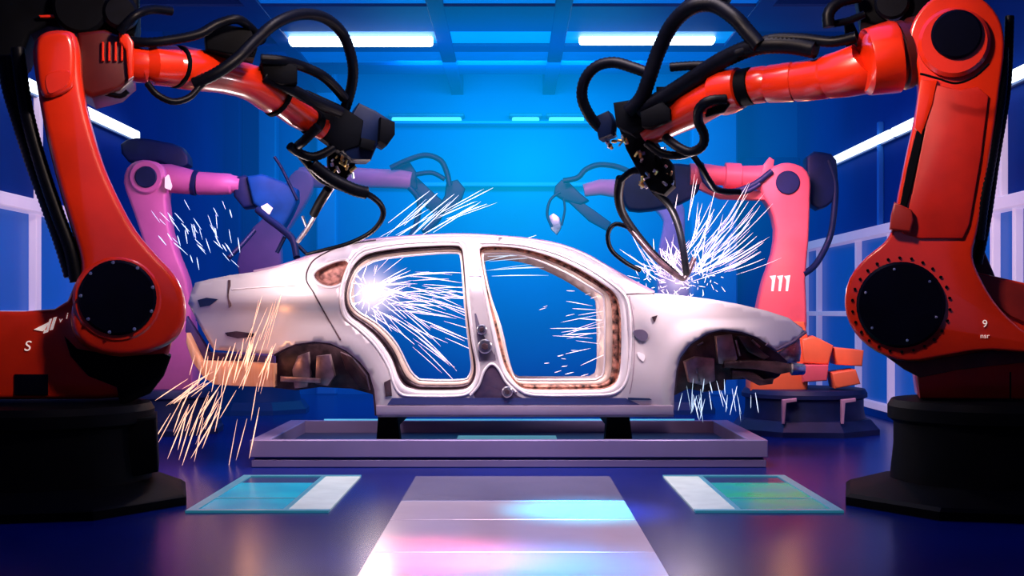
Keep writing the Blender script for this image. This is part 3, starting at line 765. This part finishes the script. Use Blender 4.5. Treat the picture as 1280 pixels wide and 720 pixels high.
# ---- front right robot
r = Rob('large red-orange robot at right edge welding the hood', 1240, 8.2, 166, 'foreground robots')
r.pedestal(.60, .62, .93, M['black'], M['black'])
r.prism('column', [(1075, 420), (1100, 432), (1150, 428), (1200, 350), (1212, 338), (1300, 358), (1420, 370), (1420, 500), (1150, 498), (1146, 470), (1112, 447)], .18, -.5, M['red'], .03)
r.prism('column_shadow', [(1100, 440), (1150, 452), (1290, 430), (1290, 452), (1200, 462), (1150, 472), (1130, 462)], .192, .17, mat('shadowed_red', (.10, .006, .003), .5, var=.2), .004, 1)  # darker red plate paints the shadow low on the column
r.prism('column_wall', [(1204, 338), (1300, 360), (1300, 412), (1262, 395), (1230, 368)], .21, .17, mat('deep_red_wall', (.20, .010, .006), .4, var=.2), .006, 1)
lk = r.prism('lower_arm', [(1136, 48), (1146, 18), (1168, -4), (1195, -12), (1225, -4), (1248, 20), (1256, 55), (1250, 110), (1242, 170), (1232, 235), (1222, 290), (1216, 320), (1228, 352), (1252, 388), (1290, 420), (1340, 432), (1340, 446), (1240, 438), (1180, 446), (1135, 452), (1096, 440), (1068, 415), (1056, 382), (1062, 348), (1082, 322), (1104, 304), (1116, 284), (1124, 240), (1134, 190), (1143, 150), (1149, 110), (1146, 80)], .42, .10, M['red'], .045, 4, sm=3)
cv = r.disc('joint_cover', 1126, 381, 55, .455, .40, M['cover'], .015)
r.bolts(1126, 381, 60, 26, .432, .009, M['black'], lk, .1)
r.bolts(1126, 381, 46, 6, .463, .008, M['steel'], cv, .35)
ec = r.disc('elbow_cap', 1193, 52, 44, .47, .36, M['red'], .02)
r.disc('elbow_cover', 1196, 42, 31, .50, .42, M['cover'], .012, ec)
hs = r.hose([(1150, 92, 7.68), (1172, 98, 7.66), (1195, 104, 7.66), (1218, 96, 7.66), (1236, 80, 7.68)], 1.5, M['black'], ec, rib=False, name='cap_seam')
r.prism('link_facet', [(1166, 105), (1200, 112), (1222, 108), (1236, 120), (1226, 200), (1212, 280), (1204, 298), (1150, 298), (1128, 292), (1140, 240), (1152, 180)], .44, .40, mat('red_facet', (.45, .012, .005), .4, coat=.2, var=.1), .012, 2, parent=lk)
r.prism('link_cheek', [(1150, 100), (1172, 100), (1166, 130), (1152, 170), (1143, 160)], .45, .40, M['red'], .012, 2, parent=lk)
r.prism('cable_slot', [(1146, 162), (1156, 160), (1150, 190), (1140, 235), (1132, 262), (1124, 262), (1134, 210)], .447, .41, M['black'], .005, 1, parent=lk)
r.prism('clamp', [(1118, 252), (1140, 262), (1142, 275), (1138, 290), (1112, 286), (1114, 268)], .49, .38, mat('dark_red_clamp', (.28, .014, .008), .4, var=.1), .012, parent=lk)
r.hose([(1252, 60, 7.85), (1250, 110, 7.85), (1240, 180, 7.85), (1228, 250, 7.85), (1222, 300, 7.88)], 9, M['rubber'])
r.hose([(1262, 20, 8.0), (1258, 110, 8.0), (1244, 200, 8.0), (1234, 270, 8.0), (1222, 330, 8.0)], 6, M['rubber'])
r.prism('balancer', [(1208, 292), (1222, 292), (1244, 345), (1204, 345)], .12, -.1, mat('dark_balancer', (.07, .008, .012), .4, var=.2), .015)
r.prism('balancer_ring', [(1208, 287), (1228, 287), (1228, 302), (1208, 302)], .15, -.12, M['black'], .015)
place_text(r, '9', .06, 1231, 405, .423); place_text(r, 'nsr', .04, 1231, 420, .423)
r.prism('panel_seam', [(1262, 465), (1264, 465), (1264, 500), (1262, 500)], .185, .17, M['black'], 0)
# elbow and upper arm
r.arm('elbow_housing', [(1165, 60, 8.1, 44), (1150, 64, 8.1, 44), (1142, 66, 8.1, 44), (1141, 66, 8.1, 40), (1133, 68, 8.1, 40), (1132, 68, 8.1, 43), (1124, 70, 8.1, 43), (1123, 70, 8.1, 40), (1118, 71, 8.1, 40)], mat('dark_red_housing', (.05, .003, .002), .4, coat=.1, var=.2))
r.arm('elbow_collar', [(1119, 71, 8.1, 38), (1118.5, 71, 8.1, 44), (1117, 71.2, 8.1, 45.5), (1086, 77.5, 8.1, 42), (1083, 78, 8.1, 41), (1082.5, 78, 8.1, 36), (1082, 78, 8.1, 30)], M['red'])
ua = r.arm('upper_arm', [(1084, 80, 8.18, 32), (1078, 86, 8.2, 33), (1055, 92, 8.25, 30), (1036, 96, 8.32, 27.5), (1033, 97, 8.33, 25), (1031, 97, 8.33, 27), (1012, 100, 8.4, 26), (996, 102, 8.45, 25), (993, 102, 8.46, 23), (991, 102, 8.46, 25), (975, 104, 8.5, 24), (962, 105, 8.55, 23.5), (959, 105, 8.55, 21), (957, 105, 8.56, 23), (942, 107, 8.6, 23), (940, 107, 8.6, 20), (926, 110, 8.65, 20), (925, 110, 8.65, 26), (912, 113, 8.7, 29), (902, 116, 8.75, 29), (898, 118, 8.78, 25), (885, 125, 8.82, 24), (868, 134, 8.9, 25), (850, 144, 9.0, 22), (835, 152, 9.05, 20), (820, 160, 9.1, 19), (808, 167, 9.15, 15)], M['red'])
r.band(941, 107, 8.6, 23.5, 926, 110, 8.65, M['black'], ua)
r.prismD('arm_recess', [(876, 132), (904, 122), (912, 130), (905, 140), (882, 146)], 8.62, .04, M['black'], .006)
r.prismD('arm_recess_rim', [(880, 132), (900, 125), (903, 128), (884, 136), (882, 142), (879, 142)], 8.59, .03, M['red'], .003)
r.prism('motor', [(1068, -20), (1170, -20), (1160, 12), (1146, 24), (1118, 24), (1098, 32), (1076, 26)], .16, -.36, M['black'], .025)
r.disc('motor_cap', 1115, 2, 22, .22, .1, M['rubber'], .015)
r.prism('motor_leg', [(1055, 30), (1066, 26), (1078, 52), (1076, 62), (1058, 64)], .08, -.05, M['black'], .01)
r.prismD('wrist_cap', [(800, 140), (828, 126), (838, 136), (838, 150), (812, 160), (802, 158)], 8.95, .14, M['black'], .015)
r.prismD('wrist_motor', [(766, 128), (790, 124), (806, 132), (806, 160), (790, 168), (770, 158)], 9.15, .26, M['black'], .02)
gb = r.prismD('gripper', [(742, 146), (760, 138), (766, 150), (764, 168), (748, 174)], 9.3, .2, M['dark_navy'], .014)
r.prismD('tool_mount', [(820, 108), (842, 108), (842, 122), (820, 124)], 8.95, .12, M['black'], .012)
wh = r.prismD('weld_head', [(770, 150), (802, 148), (822, 180), (840, 205), (842, 232), (830, 244), (812, 238), (796, 212), (782, 186)], 9.4, .16, M['black'], .02)
r.clutter('valve_fitting', [(768, 168, 8), (764, 180, 4), (782, 178, 6), (800, 196, 5), (815, 216, 7), (806, 228, 6), (834, 212, 6), (836, 228, 6), (826, 190, 6)], 9.36, [M['steel'], M['brass']], None, 9)
for pts, rad in (
    ([(786, 140, 9.0), (802, 122, 8.95), (812, 96, 8.9), (824, 62, 8.85), (842, 28, 8.75), (866, 8, 8.65), (892, 6, 8.6), (918, 22, 8.5), (936, 42, 8.45), (950, 58, 8.4)], 10),
    ([(846, 24, 8.75), (862, 4, 8.68), (890, -6, 8.6), (912, 0, 8.55)], 7),
    ([(812, 92, 8.9), (790, 84, 8.95), (766, 78, 9.0), (744, 84, 9.05), (730, 102, 9.1), (728, 124, 9.15), (738, 146, 9.2), (750, 160, 9.25)], 7.5),
    ([(838, 84, 8.8), (866, 82, 8.75), (895, 82, 8.7)], 6),
    ([(798, 138, 9.0), (832, 120, 8.9), (870, 96, 8.75), (905, 74, 8.6), (945, 58, 8.45), (985, 56, 8.35), (1020, 62, 8.25)], 11),
    ([(920, 68, 8.5), (960, 50, 8.4), (1000, 48, 8.3), (1040, 52, 8.2), (1070, 46, 8.15)], 7),
    ([(908, 124, 8.55), (886, 126, 8.55), (874, 136, 8.6), (873, 152, 8.7), (880, 168, 8.75), (878, 182, 8.8), (864, 190, 8.85), (848, 184, 8.9), (832, 172, 9.0)], 6.5),
    ([(808, 178, 9.1), (828, 192, 9.05), (852, 194, 9.0), (868, 188, 8.95)], 5.5),
    ([(1036, 34, 8.15), (1036, 16, 8.15), (1050, 2, 8.15), (1075, -4, 8.15)], 8),
    ([(1040, 30, 8.2), (1060, 26, 8.2), (1080, 18, 8.2)], 5),
    ([(776, 222, 9.5), (773, 244, 9.6), (778, 266, 9.75), (794, 290, 9.95), (818, 318, 10.1), (846, 343, 10.2)], (6.5, 4)),
    ([(818, 238, 9.5), (836, 256, 9.6), (847, 280, 9.8), (854, 312, 10.0), (858, 342, 10.2)], 5),
    ([(866, 194, 9.3), (876, 208, 9.3), (888, 228, 9.4), (898, 238, 9.5), (925, 240, 9.6)], 4),
    ([(790, 286, 10.0), (770, 280, 10.0), (760, 292, 10.0), (764, 312, 10.05), (782, 328, 10.1), (800, 338, 10.15)], 3),
    ([(775, 226, 9.5), (790, 214, 9.45), (806, 214, 9.4)], 4.5),
):
    r.hose(pts, rad, M['rubber'])
r.hose([(786, 284, 9.9), (815, 318, 10.05), (848, 346, 10.18), (858, 344, 10.2), (868, 322, 10.2)], 3.5, M['bodydark'], rib=False, name='welding_torch')

# ---- mid right robot (haze pink put into its base colour)
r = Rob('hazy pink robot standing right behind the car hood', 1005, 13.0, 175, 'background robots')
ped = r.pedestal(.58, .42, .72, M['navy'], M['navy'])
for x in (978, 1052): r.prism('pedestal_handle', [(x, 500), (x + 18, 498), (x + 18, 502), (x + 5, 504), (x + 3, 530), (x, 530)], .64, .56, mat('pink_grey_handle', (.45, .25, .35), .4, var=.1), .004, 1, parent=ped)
warm = mat('painted_warm_lit_orange', (.9, .16, .05), .45, var=.1, vscale=3)  # warm light on the column put into this copy of the orange
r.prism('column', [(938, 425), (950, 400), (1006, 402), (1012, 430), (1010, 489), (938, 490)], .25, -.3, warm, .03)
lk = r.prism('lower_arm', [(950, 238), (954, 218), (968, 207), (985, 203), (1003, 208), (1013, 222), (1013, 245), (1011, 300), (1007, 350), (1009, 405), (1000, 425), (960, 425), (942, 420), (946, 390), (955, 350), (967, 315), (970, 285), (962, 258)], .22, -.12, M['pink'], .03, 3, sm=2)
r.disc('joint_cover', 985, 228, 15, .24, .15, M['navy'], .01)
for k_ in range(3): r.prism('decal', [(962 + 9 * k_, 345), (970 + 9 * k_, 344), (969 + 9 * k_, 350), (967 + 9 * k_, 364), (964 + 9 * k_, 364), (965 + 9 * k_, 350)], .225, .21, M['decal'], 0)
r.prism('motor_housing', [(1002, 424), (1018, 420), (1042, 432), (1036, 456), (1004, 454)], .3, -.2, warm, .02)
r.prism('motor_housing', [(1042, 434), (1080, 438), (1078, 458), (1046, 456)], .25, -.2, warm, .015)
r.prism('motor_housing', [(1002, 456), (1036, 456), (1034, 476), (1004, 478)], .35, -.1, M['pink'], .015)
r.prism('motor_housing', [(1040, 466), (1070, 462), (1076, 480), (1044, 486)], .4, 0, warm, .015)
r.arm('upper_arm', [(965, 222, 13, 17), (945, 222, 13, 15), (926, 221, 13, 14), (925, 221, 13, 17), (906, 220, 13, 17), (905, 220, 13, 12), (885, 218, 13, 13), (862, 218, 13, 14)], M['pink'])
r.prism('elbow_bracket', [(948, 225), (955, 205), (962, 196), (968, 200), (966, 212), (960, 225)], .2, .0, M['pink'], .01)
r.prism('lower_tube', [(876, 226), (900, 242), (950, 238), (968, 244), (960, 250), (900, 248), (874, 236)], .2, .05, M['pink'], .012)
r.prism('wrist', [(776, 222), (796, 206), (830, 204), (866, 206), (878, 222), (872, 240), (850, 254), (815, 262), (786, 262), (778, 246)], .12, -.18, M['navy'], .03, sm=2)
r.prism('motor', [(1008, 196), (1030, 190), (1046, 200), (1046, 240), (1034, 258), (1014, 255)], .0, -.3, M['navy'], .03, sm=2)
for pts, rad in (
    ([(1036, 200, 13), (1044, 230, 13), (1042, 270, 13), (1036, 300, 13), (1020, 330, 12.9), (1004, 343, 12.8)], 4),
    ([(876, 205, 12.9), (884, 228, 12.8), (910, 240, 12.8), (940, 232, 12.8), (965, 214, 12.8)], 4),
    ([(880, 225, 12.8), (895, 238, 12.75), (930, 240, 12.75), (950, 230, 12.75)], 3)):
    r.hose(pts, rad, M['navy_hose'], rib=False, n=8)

# ---- mid left robot
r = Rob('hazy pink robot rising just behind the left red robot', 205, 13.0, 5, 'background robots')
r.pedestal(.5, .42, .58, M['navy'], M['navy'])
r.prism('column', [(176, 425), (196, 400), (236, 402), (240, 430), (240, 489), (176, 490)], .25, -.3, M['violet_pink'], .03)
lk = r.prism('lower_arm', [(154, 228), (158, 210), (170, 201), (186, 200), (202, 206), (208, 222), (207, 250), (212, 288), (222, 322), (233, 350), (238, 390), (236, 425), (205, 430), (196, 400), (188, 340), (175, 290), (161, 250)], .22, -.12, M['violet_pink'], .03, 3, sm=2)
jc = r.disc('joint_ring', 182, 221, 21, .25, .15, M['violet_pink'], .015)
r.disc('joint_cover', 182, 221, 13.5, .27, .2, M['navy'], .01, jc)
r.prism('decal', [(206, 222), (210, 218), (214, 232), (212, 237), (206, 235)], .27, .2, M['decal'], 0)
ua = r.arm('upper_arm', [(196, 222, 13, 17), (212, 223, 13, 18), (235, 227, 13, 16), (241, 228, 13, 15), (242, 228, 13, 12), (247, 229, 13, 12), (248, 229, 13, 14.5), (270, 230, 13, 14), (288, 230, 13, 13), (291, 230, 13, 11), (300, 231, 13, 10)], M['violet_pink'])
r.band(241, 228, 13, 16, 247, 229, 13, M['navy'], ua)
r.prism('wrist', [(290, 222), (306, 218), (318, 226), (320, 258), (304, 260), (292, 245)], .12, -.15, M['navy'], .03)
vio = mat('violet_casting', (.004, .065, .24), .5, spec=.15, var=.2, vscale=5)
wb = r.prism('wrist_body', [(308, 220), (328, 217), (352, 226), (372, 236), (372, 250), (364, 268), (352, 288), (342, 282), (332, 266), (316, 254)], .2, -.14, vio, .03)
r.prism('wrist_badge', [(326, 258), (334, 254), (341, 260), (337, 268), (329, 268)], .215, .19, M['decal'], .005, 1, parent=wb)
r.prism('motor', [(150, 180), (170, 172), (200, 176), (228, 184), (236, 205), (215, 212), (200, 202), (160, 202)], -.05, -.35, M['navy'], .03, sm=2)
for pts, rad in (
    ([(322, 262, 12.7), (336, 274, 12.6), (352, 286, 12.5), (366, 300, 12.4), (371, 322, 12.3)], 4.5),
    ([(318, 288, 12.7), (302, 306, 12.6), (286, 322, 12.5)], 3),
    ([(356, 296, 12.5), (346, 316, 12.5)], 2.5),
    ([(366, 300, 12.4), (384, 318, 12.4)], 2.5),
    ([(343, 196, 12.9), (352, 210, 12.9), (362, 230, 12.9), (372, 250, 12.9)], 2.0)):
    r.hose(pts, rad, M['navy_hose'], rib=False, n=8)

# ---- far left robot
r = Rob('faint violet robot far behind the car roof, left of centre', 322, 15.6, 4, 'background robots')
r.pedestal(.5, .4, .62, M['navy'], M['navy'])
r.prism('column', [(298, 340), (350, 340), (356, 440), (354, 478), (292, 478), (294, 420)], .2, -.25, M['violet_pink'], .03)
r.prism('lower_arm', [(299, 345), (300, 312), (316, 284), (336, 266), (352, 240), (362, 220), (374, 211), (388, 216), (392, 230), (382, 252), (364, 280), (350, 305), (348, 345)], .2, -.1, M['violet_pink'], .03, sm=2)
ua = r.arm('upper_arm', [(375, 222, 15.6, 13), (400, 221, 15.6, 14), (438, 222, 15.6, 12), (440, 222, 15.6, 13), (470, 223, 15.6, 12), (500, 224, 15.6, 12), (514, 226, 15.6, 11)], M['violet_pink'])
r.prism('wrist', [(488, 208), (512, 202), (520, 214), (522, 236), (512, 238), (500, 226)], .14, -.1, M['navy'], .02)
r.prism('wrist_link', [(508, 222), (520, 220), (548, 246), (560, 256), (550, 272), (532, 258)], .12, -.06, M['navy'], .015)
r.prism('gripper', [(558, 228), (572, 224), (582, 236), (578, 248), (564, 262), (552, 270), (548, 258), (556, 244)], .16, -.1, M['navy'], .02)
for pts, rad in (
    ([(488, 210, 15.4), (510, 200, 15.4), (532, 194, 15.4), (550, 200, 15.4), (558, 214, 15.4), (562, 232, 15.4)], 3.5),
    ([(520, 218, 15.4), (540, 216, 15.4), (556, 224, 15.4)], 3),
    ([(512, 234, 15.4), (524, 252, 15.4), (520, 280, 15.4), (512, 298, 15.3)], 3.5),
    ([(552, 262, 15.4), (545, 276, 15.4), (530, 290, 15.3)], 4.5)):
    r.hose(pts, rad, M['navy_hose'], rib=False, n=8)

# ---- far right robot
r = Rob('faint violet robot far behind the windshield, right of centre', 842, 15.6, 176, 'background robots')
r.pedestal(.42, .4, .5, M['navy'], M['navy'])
vp = mat('haze_tinted_violet_casting', (.34, .22, .50), .45, var=.1)  # violet of haze and light put into the casting colour
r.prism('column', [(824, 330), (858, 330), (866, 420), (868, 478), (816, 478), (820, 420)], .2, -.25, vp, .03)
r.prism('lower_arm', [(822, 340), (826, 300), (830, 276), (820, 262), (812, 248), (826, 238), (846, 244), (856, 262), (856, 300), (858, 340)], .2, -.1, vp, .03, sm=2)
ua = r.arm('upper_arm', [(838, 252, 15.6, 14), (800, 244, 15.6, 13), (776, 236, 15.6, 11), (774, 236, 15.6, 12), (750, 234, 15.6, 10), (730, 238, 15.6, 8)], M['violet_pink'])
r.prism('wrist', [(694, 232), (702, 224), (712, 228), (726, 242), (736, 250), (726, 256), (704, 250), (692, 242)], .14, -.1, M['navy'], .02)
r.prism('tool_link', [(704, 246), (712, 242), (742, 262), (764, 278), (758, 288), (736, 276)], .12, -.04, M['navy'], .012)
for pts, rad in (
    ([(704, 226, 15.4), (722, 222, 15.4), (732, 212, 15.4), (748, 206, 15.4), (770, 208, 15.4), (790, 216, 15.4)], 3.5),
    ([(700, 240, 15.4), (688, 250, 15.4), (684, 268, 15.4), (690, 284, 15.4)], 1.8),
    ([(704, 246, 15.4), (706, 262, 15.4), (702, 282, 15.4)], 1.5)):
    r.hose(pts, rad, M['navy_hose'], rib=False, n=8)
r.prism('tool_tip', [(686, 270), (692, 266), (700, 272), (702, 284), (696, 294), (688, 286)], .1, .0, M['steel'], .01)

# ------------------------------------------------------------------ sparks
def burst(name, label, org, fans, m_, seed, r0=.0030, glow=None):
    rnd = random.Random(seed); bm = bmesh.new()
    for (nn, a0, a1, l0, l1, s0, s1, droop, jx, jy) in fans:
        for _ in range(nn):
            a = math.radians(rnd.uniform(a0, a1)); D = org[2]
            px, py = org[0] + rnd.uniform(-jx, jx), org[1] + rnd.uniform(-jy, jy)
            st = rnd.uniform(s0, s1); ln = rnd.uniform(l0, l1); dz = rnd.uniform(-.25, .35)
            pts = []
            for q in range(6):
                t = st + ln * q / 5
                x = px + t * math.cos(a); y = py - t * math.sin(a) + droop * (t / 100) ** 2
                pts.append(W(x, y, D + dz * t / 150))
            rr = r0 * rnd.uniform(.55, 1.25)
            tube(bm, pts, [rr * .25, rr * .7, rr, rr * 1.1, rr * .9, rr * .2], 5)
    o = obj(name, bm, m_, None, 0)
    tag(o, label, 'sparks', None, 'stuff')
    return o
burst('weld_sparks', 'dense white weld sparks fanning through the rear door opening', (458, 368, 10.45),
      [(40, -34, 22, 30, 70, 10, 80, 14, 8, 24), (24, -16, 12, 40, 60, 40, 100, 8, 4, 24), (26, -60, 50, 25, 45, 8, 30, 6, 6, 18), (40, -180, 180, 8, 18, 2, 20, 0, 8, 18)], M['spark'], 1, .0026)
burst('weld_sparks', 'white weld sparks bursting upward from the hood and cowl', (850, 352, 10.3),
      [(36, 40, 85, 25, 60, 8, 80, -8, 28, 6), (46, 8, 50, 30, 60, 10, 75, -14, 24, 5), (44, 60, 150, 14, 38, 4, 30, 6, 34, 8), (40, 120, 165, 10, 30, 4, 36, 6, 24, 8), (90, 0, 360, 3, 9, 0, 20, 0, 45, 8)], M['spark'], 2, .0021)
burst('weld_sparks', 'orange weld sparks falling below the rear bumper', (292, 452, 10.05),
      [(24, 238, 262, 40, 75, 25, 75, 0, 46, 6), (14, 205, 238, 30, 50, 30, 52, 6, 16, 6), (30, 240, 265, 25, 50, -35, 5, 0, 50, 6)], M['spark_warm'], 3, .0036)
burst('weld_sparks', 'orange sparks running down the rear quarter panel', (330, 405, 10.02),
      [(16, 246, 258, 25, 60, -40, 20, 0, 14, 18)], M['spark_warm'], 31, .0022)
burst('weld_sparks', 'short white sparks at the front pillar of the front door opening', (776, 408, 10.4),
      [(16, 165, 205, 30, 55, 18, 42, 4, 2, 28), (16, 170, 200, 6, 12, 18, 100, 0, 4, 55)], M['spark'], 4, .0026)
burst('weld_sparks', 'pale sparks raining under the front wheel arch', (898, 470, 10.3),
      [(26, 250, 292, 14, 36, 6, 24, 0, 46, 6)], M['spark_blue'], 5, .0028)
burst('weld_sparks', 'pale sparks flying up from the roof edge', (480, 305, 10.5),
      [(14, 28, 48, 45, 75, 5, 45, 0, 36, 4), (6, 15, 30, 50, 70, 60, 90, 0, 10, 4)], M['spark_blue'], 6, .003)
burst('weld_sparks', 'thin sparks to the right of the centre door pillar', (600, 332, 10.5),
      [(9, 2, 26, 45, 75, 6, 20, 4, 2, 26)], M['spark_blue'], 7, .003)
burst('weld_sparks', 'scattered short sparks behind the trunk beside the hazy robot', (268, 330, 11.9),
      [(46, 95, 140, 10, 20, 0, 72, 0, 38, 12)], M['spark_blue'], 8, .004)

def glow(parent, px, py, D, R, col, strength, name='weld_glow'):
    m = bpy.data.materials.new(name + '_smoke'); m.use_nodes = True
    nt = m.node_tree; nt.nodes.clear()
    out = nt.nodes.new('ShaderNodeOutputMaterial'); em = nt.nodes.new('ShaderNodeEmission')
    tc = nt.nodes.new('ShaderNodeTexCoord'); gr = nt.nodes.new('ShaderNodeTexGradient'); gr.gradient_type = 'SPHERICAL'
    mp = nt.nodes.new('ShaderNodeMapping'); mp.inputs['Scale'].default_value = (1 / R,) * 3
    nt.links.new(tc.outputs['Object'], mp.inputs['Vector']); nt.links.new(mp.outputs['Vector'], gr.inputs['Vector'])
    pw = nt.nodes.new('ShaderNodeMath'); pw.operation = 'POWER'; pw.inputs[1].default_value = 3.0
    ml = nt.nodes.new('ShaderNodeMath'); ml.operation = 'MULTIPLY'; ml.inputs[1].default_value = strength / R
    nt.links.new(gr.outputs['Fac'], pw.inputs[0]); nt.links.new(pw.outputs[0], ml.inputs[0])
    em.inputs['Color'].default_value = (*col, 1); nt.links.new(ml.outputs[0], em.inputs['Strength'])
    nt.links.new(em.outputs[0], out.inputs['Volume'])
    bm = bmesh.new(); bmesh.ops.create_icosphere(bm, subdivisions=3, radius=R)
    o = obj(name, bm, m, None, 30); o.location = W(px, py, D)
    tag(o, None, None, None, 'stuff')
    return o

g_ = glow(None, 464, 366, 10.4, .36, (1, .72, .68), 3.4); tag(g_, 'white hot weld glow in the smoke at the rear door pillar', 'weld glow')
g_ = glow(None, 846, 352, 10.25, .22, (1, .76, .82), 1.3); tag(g_, 'white weld glow in the smoke above the hood', 'weld glow')

# ------------------------------------------------------------------ haze behind the car
def haze():
    # haze in the rear hall, its lit colour put in as emission: thin near the car, cyan in the middle, deep blue at the edges
    nt = w.node_tree; out = nt.nodes['World Output']
    N = lambda t: nt.nodes.new('ShaderNode' + t)
    geo = N('NewGeometry'); sep = N('SeparateXYZ'); nt.links.new(geo.outputs['Position'], sep.inputs[0])
    mr = N('MapRange'); mr.interpolation_type = 'SMOOTHSTEP'
    for k_, v in (('From Min', 11.9), ('From Max', 14.0), ('To Min', 0.0), ('To Max', 1.0)): mr.inputs[k_].default_value = v
    nt.links.new(sep.outputs['Y'], mr.inputs['Value'])
    ds = N('VectorMath'); ds.operation = 'SUBTRACT'; ds.inputs[1].default_value = (0.15, 16.0, 2.7)
    nt.links.new(geo.outputs['Position'], ds.inputs[0])
    sc = N('VectorMath'); sc.operation = 'MULTIPLY'; sc.inputs[1].default_value = (.30, 0.0, .40)
    nt.links.new(ds.outputs[0], sc.inputs[0])
    ln = N('VectorMath'); ln.operation = 'LENGTH'; nt.links.new(sc.outputs[0], ln.inputs[0])
    rp = N('ValToRGB'); e = rp.color_ramp.elements
    e[0].position = 0.0; e[0].color = (0.0, .62, 1.0, 1); e[1].position = 1.0; e[1].color = (0.001, .035, .26, 1)
    q = e.new(.5); q.color = (0.0, .24, .70, 1)
    nt.links.new(ln.outputs['Value'], rp.inputs['Fac'])
    em = N('Emission'); nt.links.new(rp.outputs['Color'], em.inputs['Color'])
    me = N('Math'); me.operation = 'MULTIPLY'; me.inputs[1].default_value = .15; nt.links.new(mr.outputs['Result'], me.inputs[0])
    nt.links.new(me.outputs[0], em.inputs['Strength'])
    ab = N('VolumeAbsorption'); ab.inputs['Color'].default_value = (0, 0, 0, 1); nt.links.new(me.outputs[0], ab.inputs['Density'])
    ad = N('AddShader'); nt.links.new(em.outputs[0], ad.inputs[0]); nt.links.new(ab.outputs[0], ad.inputs[1])
    nt.links.new(ad.outputs[0], out.inputs['Volume'])
    w.cycles.volume_step_size = 3.5
    S.cycles.volume_max_steps = 16
haze()

# ------------------------------------------------------------------ lights
def area(name, loc, target, size, power, col, size_y=None, spread=180):
    l = bpy.data.lights.new(name, 'AREA'); l.energy = power; l.color = col; l.size = size
    if size_y: l.shape = 'RECTANGLE'; l.size_y = size_y
    l.spread = math.radians(spread)
    o = bpy.data.objects.new(name, l); C.objects.link(o); o.location = loc
    o.rotation_euler = (Vector(target) - Vector(loc)).to_track_quat('-Z', 'Y').to_euler()
def point(name, loc, power, col, rad=.06):
    l = bpy.data.lights.new(name, 'POINT'); l.energy = power; l.color = col; l.shadow_soft_size = rad
    o = bpy.data.objects.new(name, l); C.objects.link(o); o.location = loc
area('key_light', (0, 8.3, 4.15), (0, 10.4, .9), 2.6, 105, (1, .82, .86), 1.0, spread=95)
area('walkway_fill', (0.1, 6.2, 4.4), (0, 6.9, 0), 1.0, 11, (1, .68, .82), .8, spread=50)  # unseen area light added to brighten the walkway plates
area('front_fill', (0, 2.0, 3.2), (0, 9, 1.2), 3.5, 12, (.46, .34, 1.0))
area('left_robot_light', (-.2, 6.2, 4.0), (-2.5, 8.3, 2.3), .4, 24, (1, .74, .62), spread=60)
area('right_robot_light', (.2, 6.2, 4.0), (2.4, 8.3, 2.3), .4, 24, (1, .74, .62), spread=60)
area('pink_reflection_fill', (-.45, 6.4, 4.5), (-.42, 6.3, 0), .35, 7, (1, .12, .24), spread=16)  # unseen lamp added to tint the plates like a pink reflection
area('cyan_reflection_fill', (.42, 7.8, 4.5), (.43, 7.8, 0), .4, 9, (0, .70, 1), .15, spread=14)  # likewise added, for a cyan patch on the plates
area('blue_reflection_fill', (.15, 6.1, 4.5), (.12, 6.1, 0), .35, 8, (.03, .35, 1), spread=16)  # likewise added, for a blue patch on the plates
area('back_wall_wash', (0.1, 16.4, 4.0), (0.1, 19.0, 2.2), 3.0, 330, (.0, .66, 1.0), .6)
area('hall_blue', (0, 14.5, 4.1), (0, 15, 0), 6.0, 130, (.0, .26, 1.0), 5.0)
area('ceiling_wash', (0, 15.2, 3.2), (0, 15.2, 5), 3.0, 60, (.0, .55, 1.0), 1.0)
area('front_blue', (0, 9, 4.4), (0, 9, 0), 5.0, 55, (.01, .14, 1.0), 4.0)
area('pink_fill_right', (2.0, 11.9, 2.9), (2.7, 13, 1.4), .5, 17, (1, .40, .70), spread=90)  # unseen fill added to turn the mid right robot pink
area('pink_fill_left', (-2.0, 11.9, 2.9), (-3.1, 13, 1.6), .5, 14, (1, .45, .95), spread=90)  # unseen fill added to turn the mid left robot pink
area('violet_far_light', (0, 13.2, 3.4), (0, 15.6, 1.7), 3.0, 45, (1, .4, .9), .5, spread=90)
point('weld_light_rear', W(470, 368, 10.55), 30, (1, .78, .72))
point('weld_light_hood', W(860, 325, 9.75), 40, (1, .80, .83))
point('weld_light_roof', W(540, 290, 9.6), 7, (1, .80, .82))
point('weld_light_quarter', W(345, 300, 9.85), 22, (1, .78, .74))
point('weld_light_bumper', W(310, 440, 9.75), 3, (1, .42, .16))
point('weld_light_front', W(985, 320, 12.0), 10, (1, .5, .2))
point('weld_light_pillar', W(770, 410, 10.8), 10, (1, .5, .3))
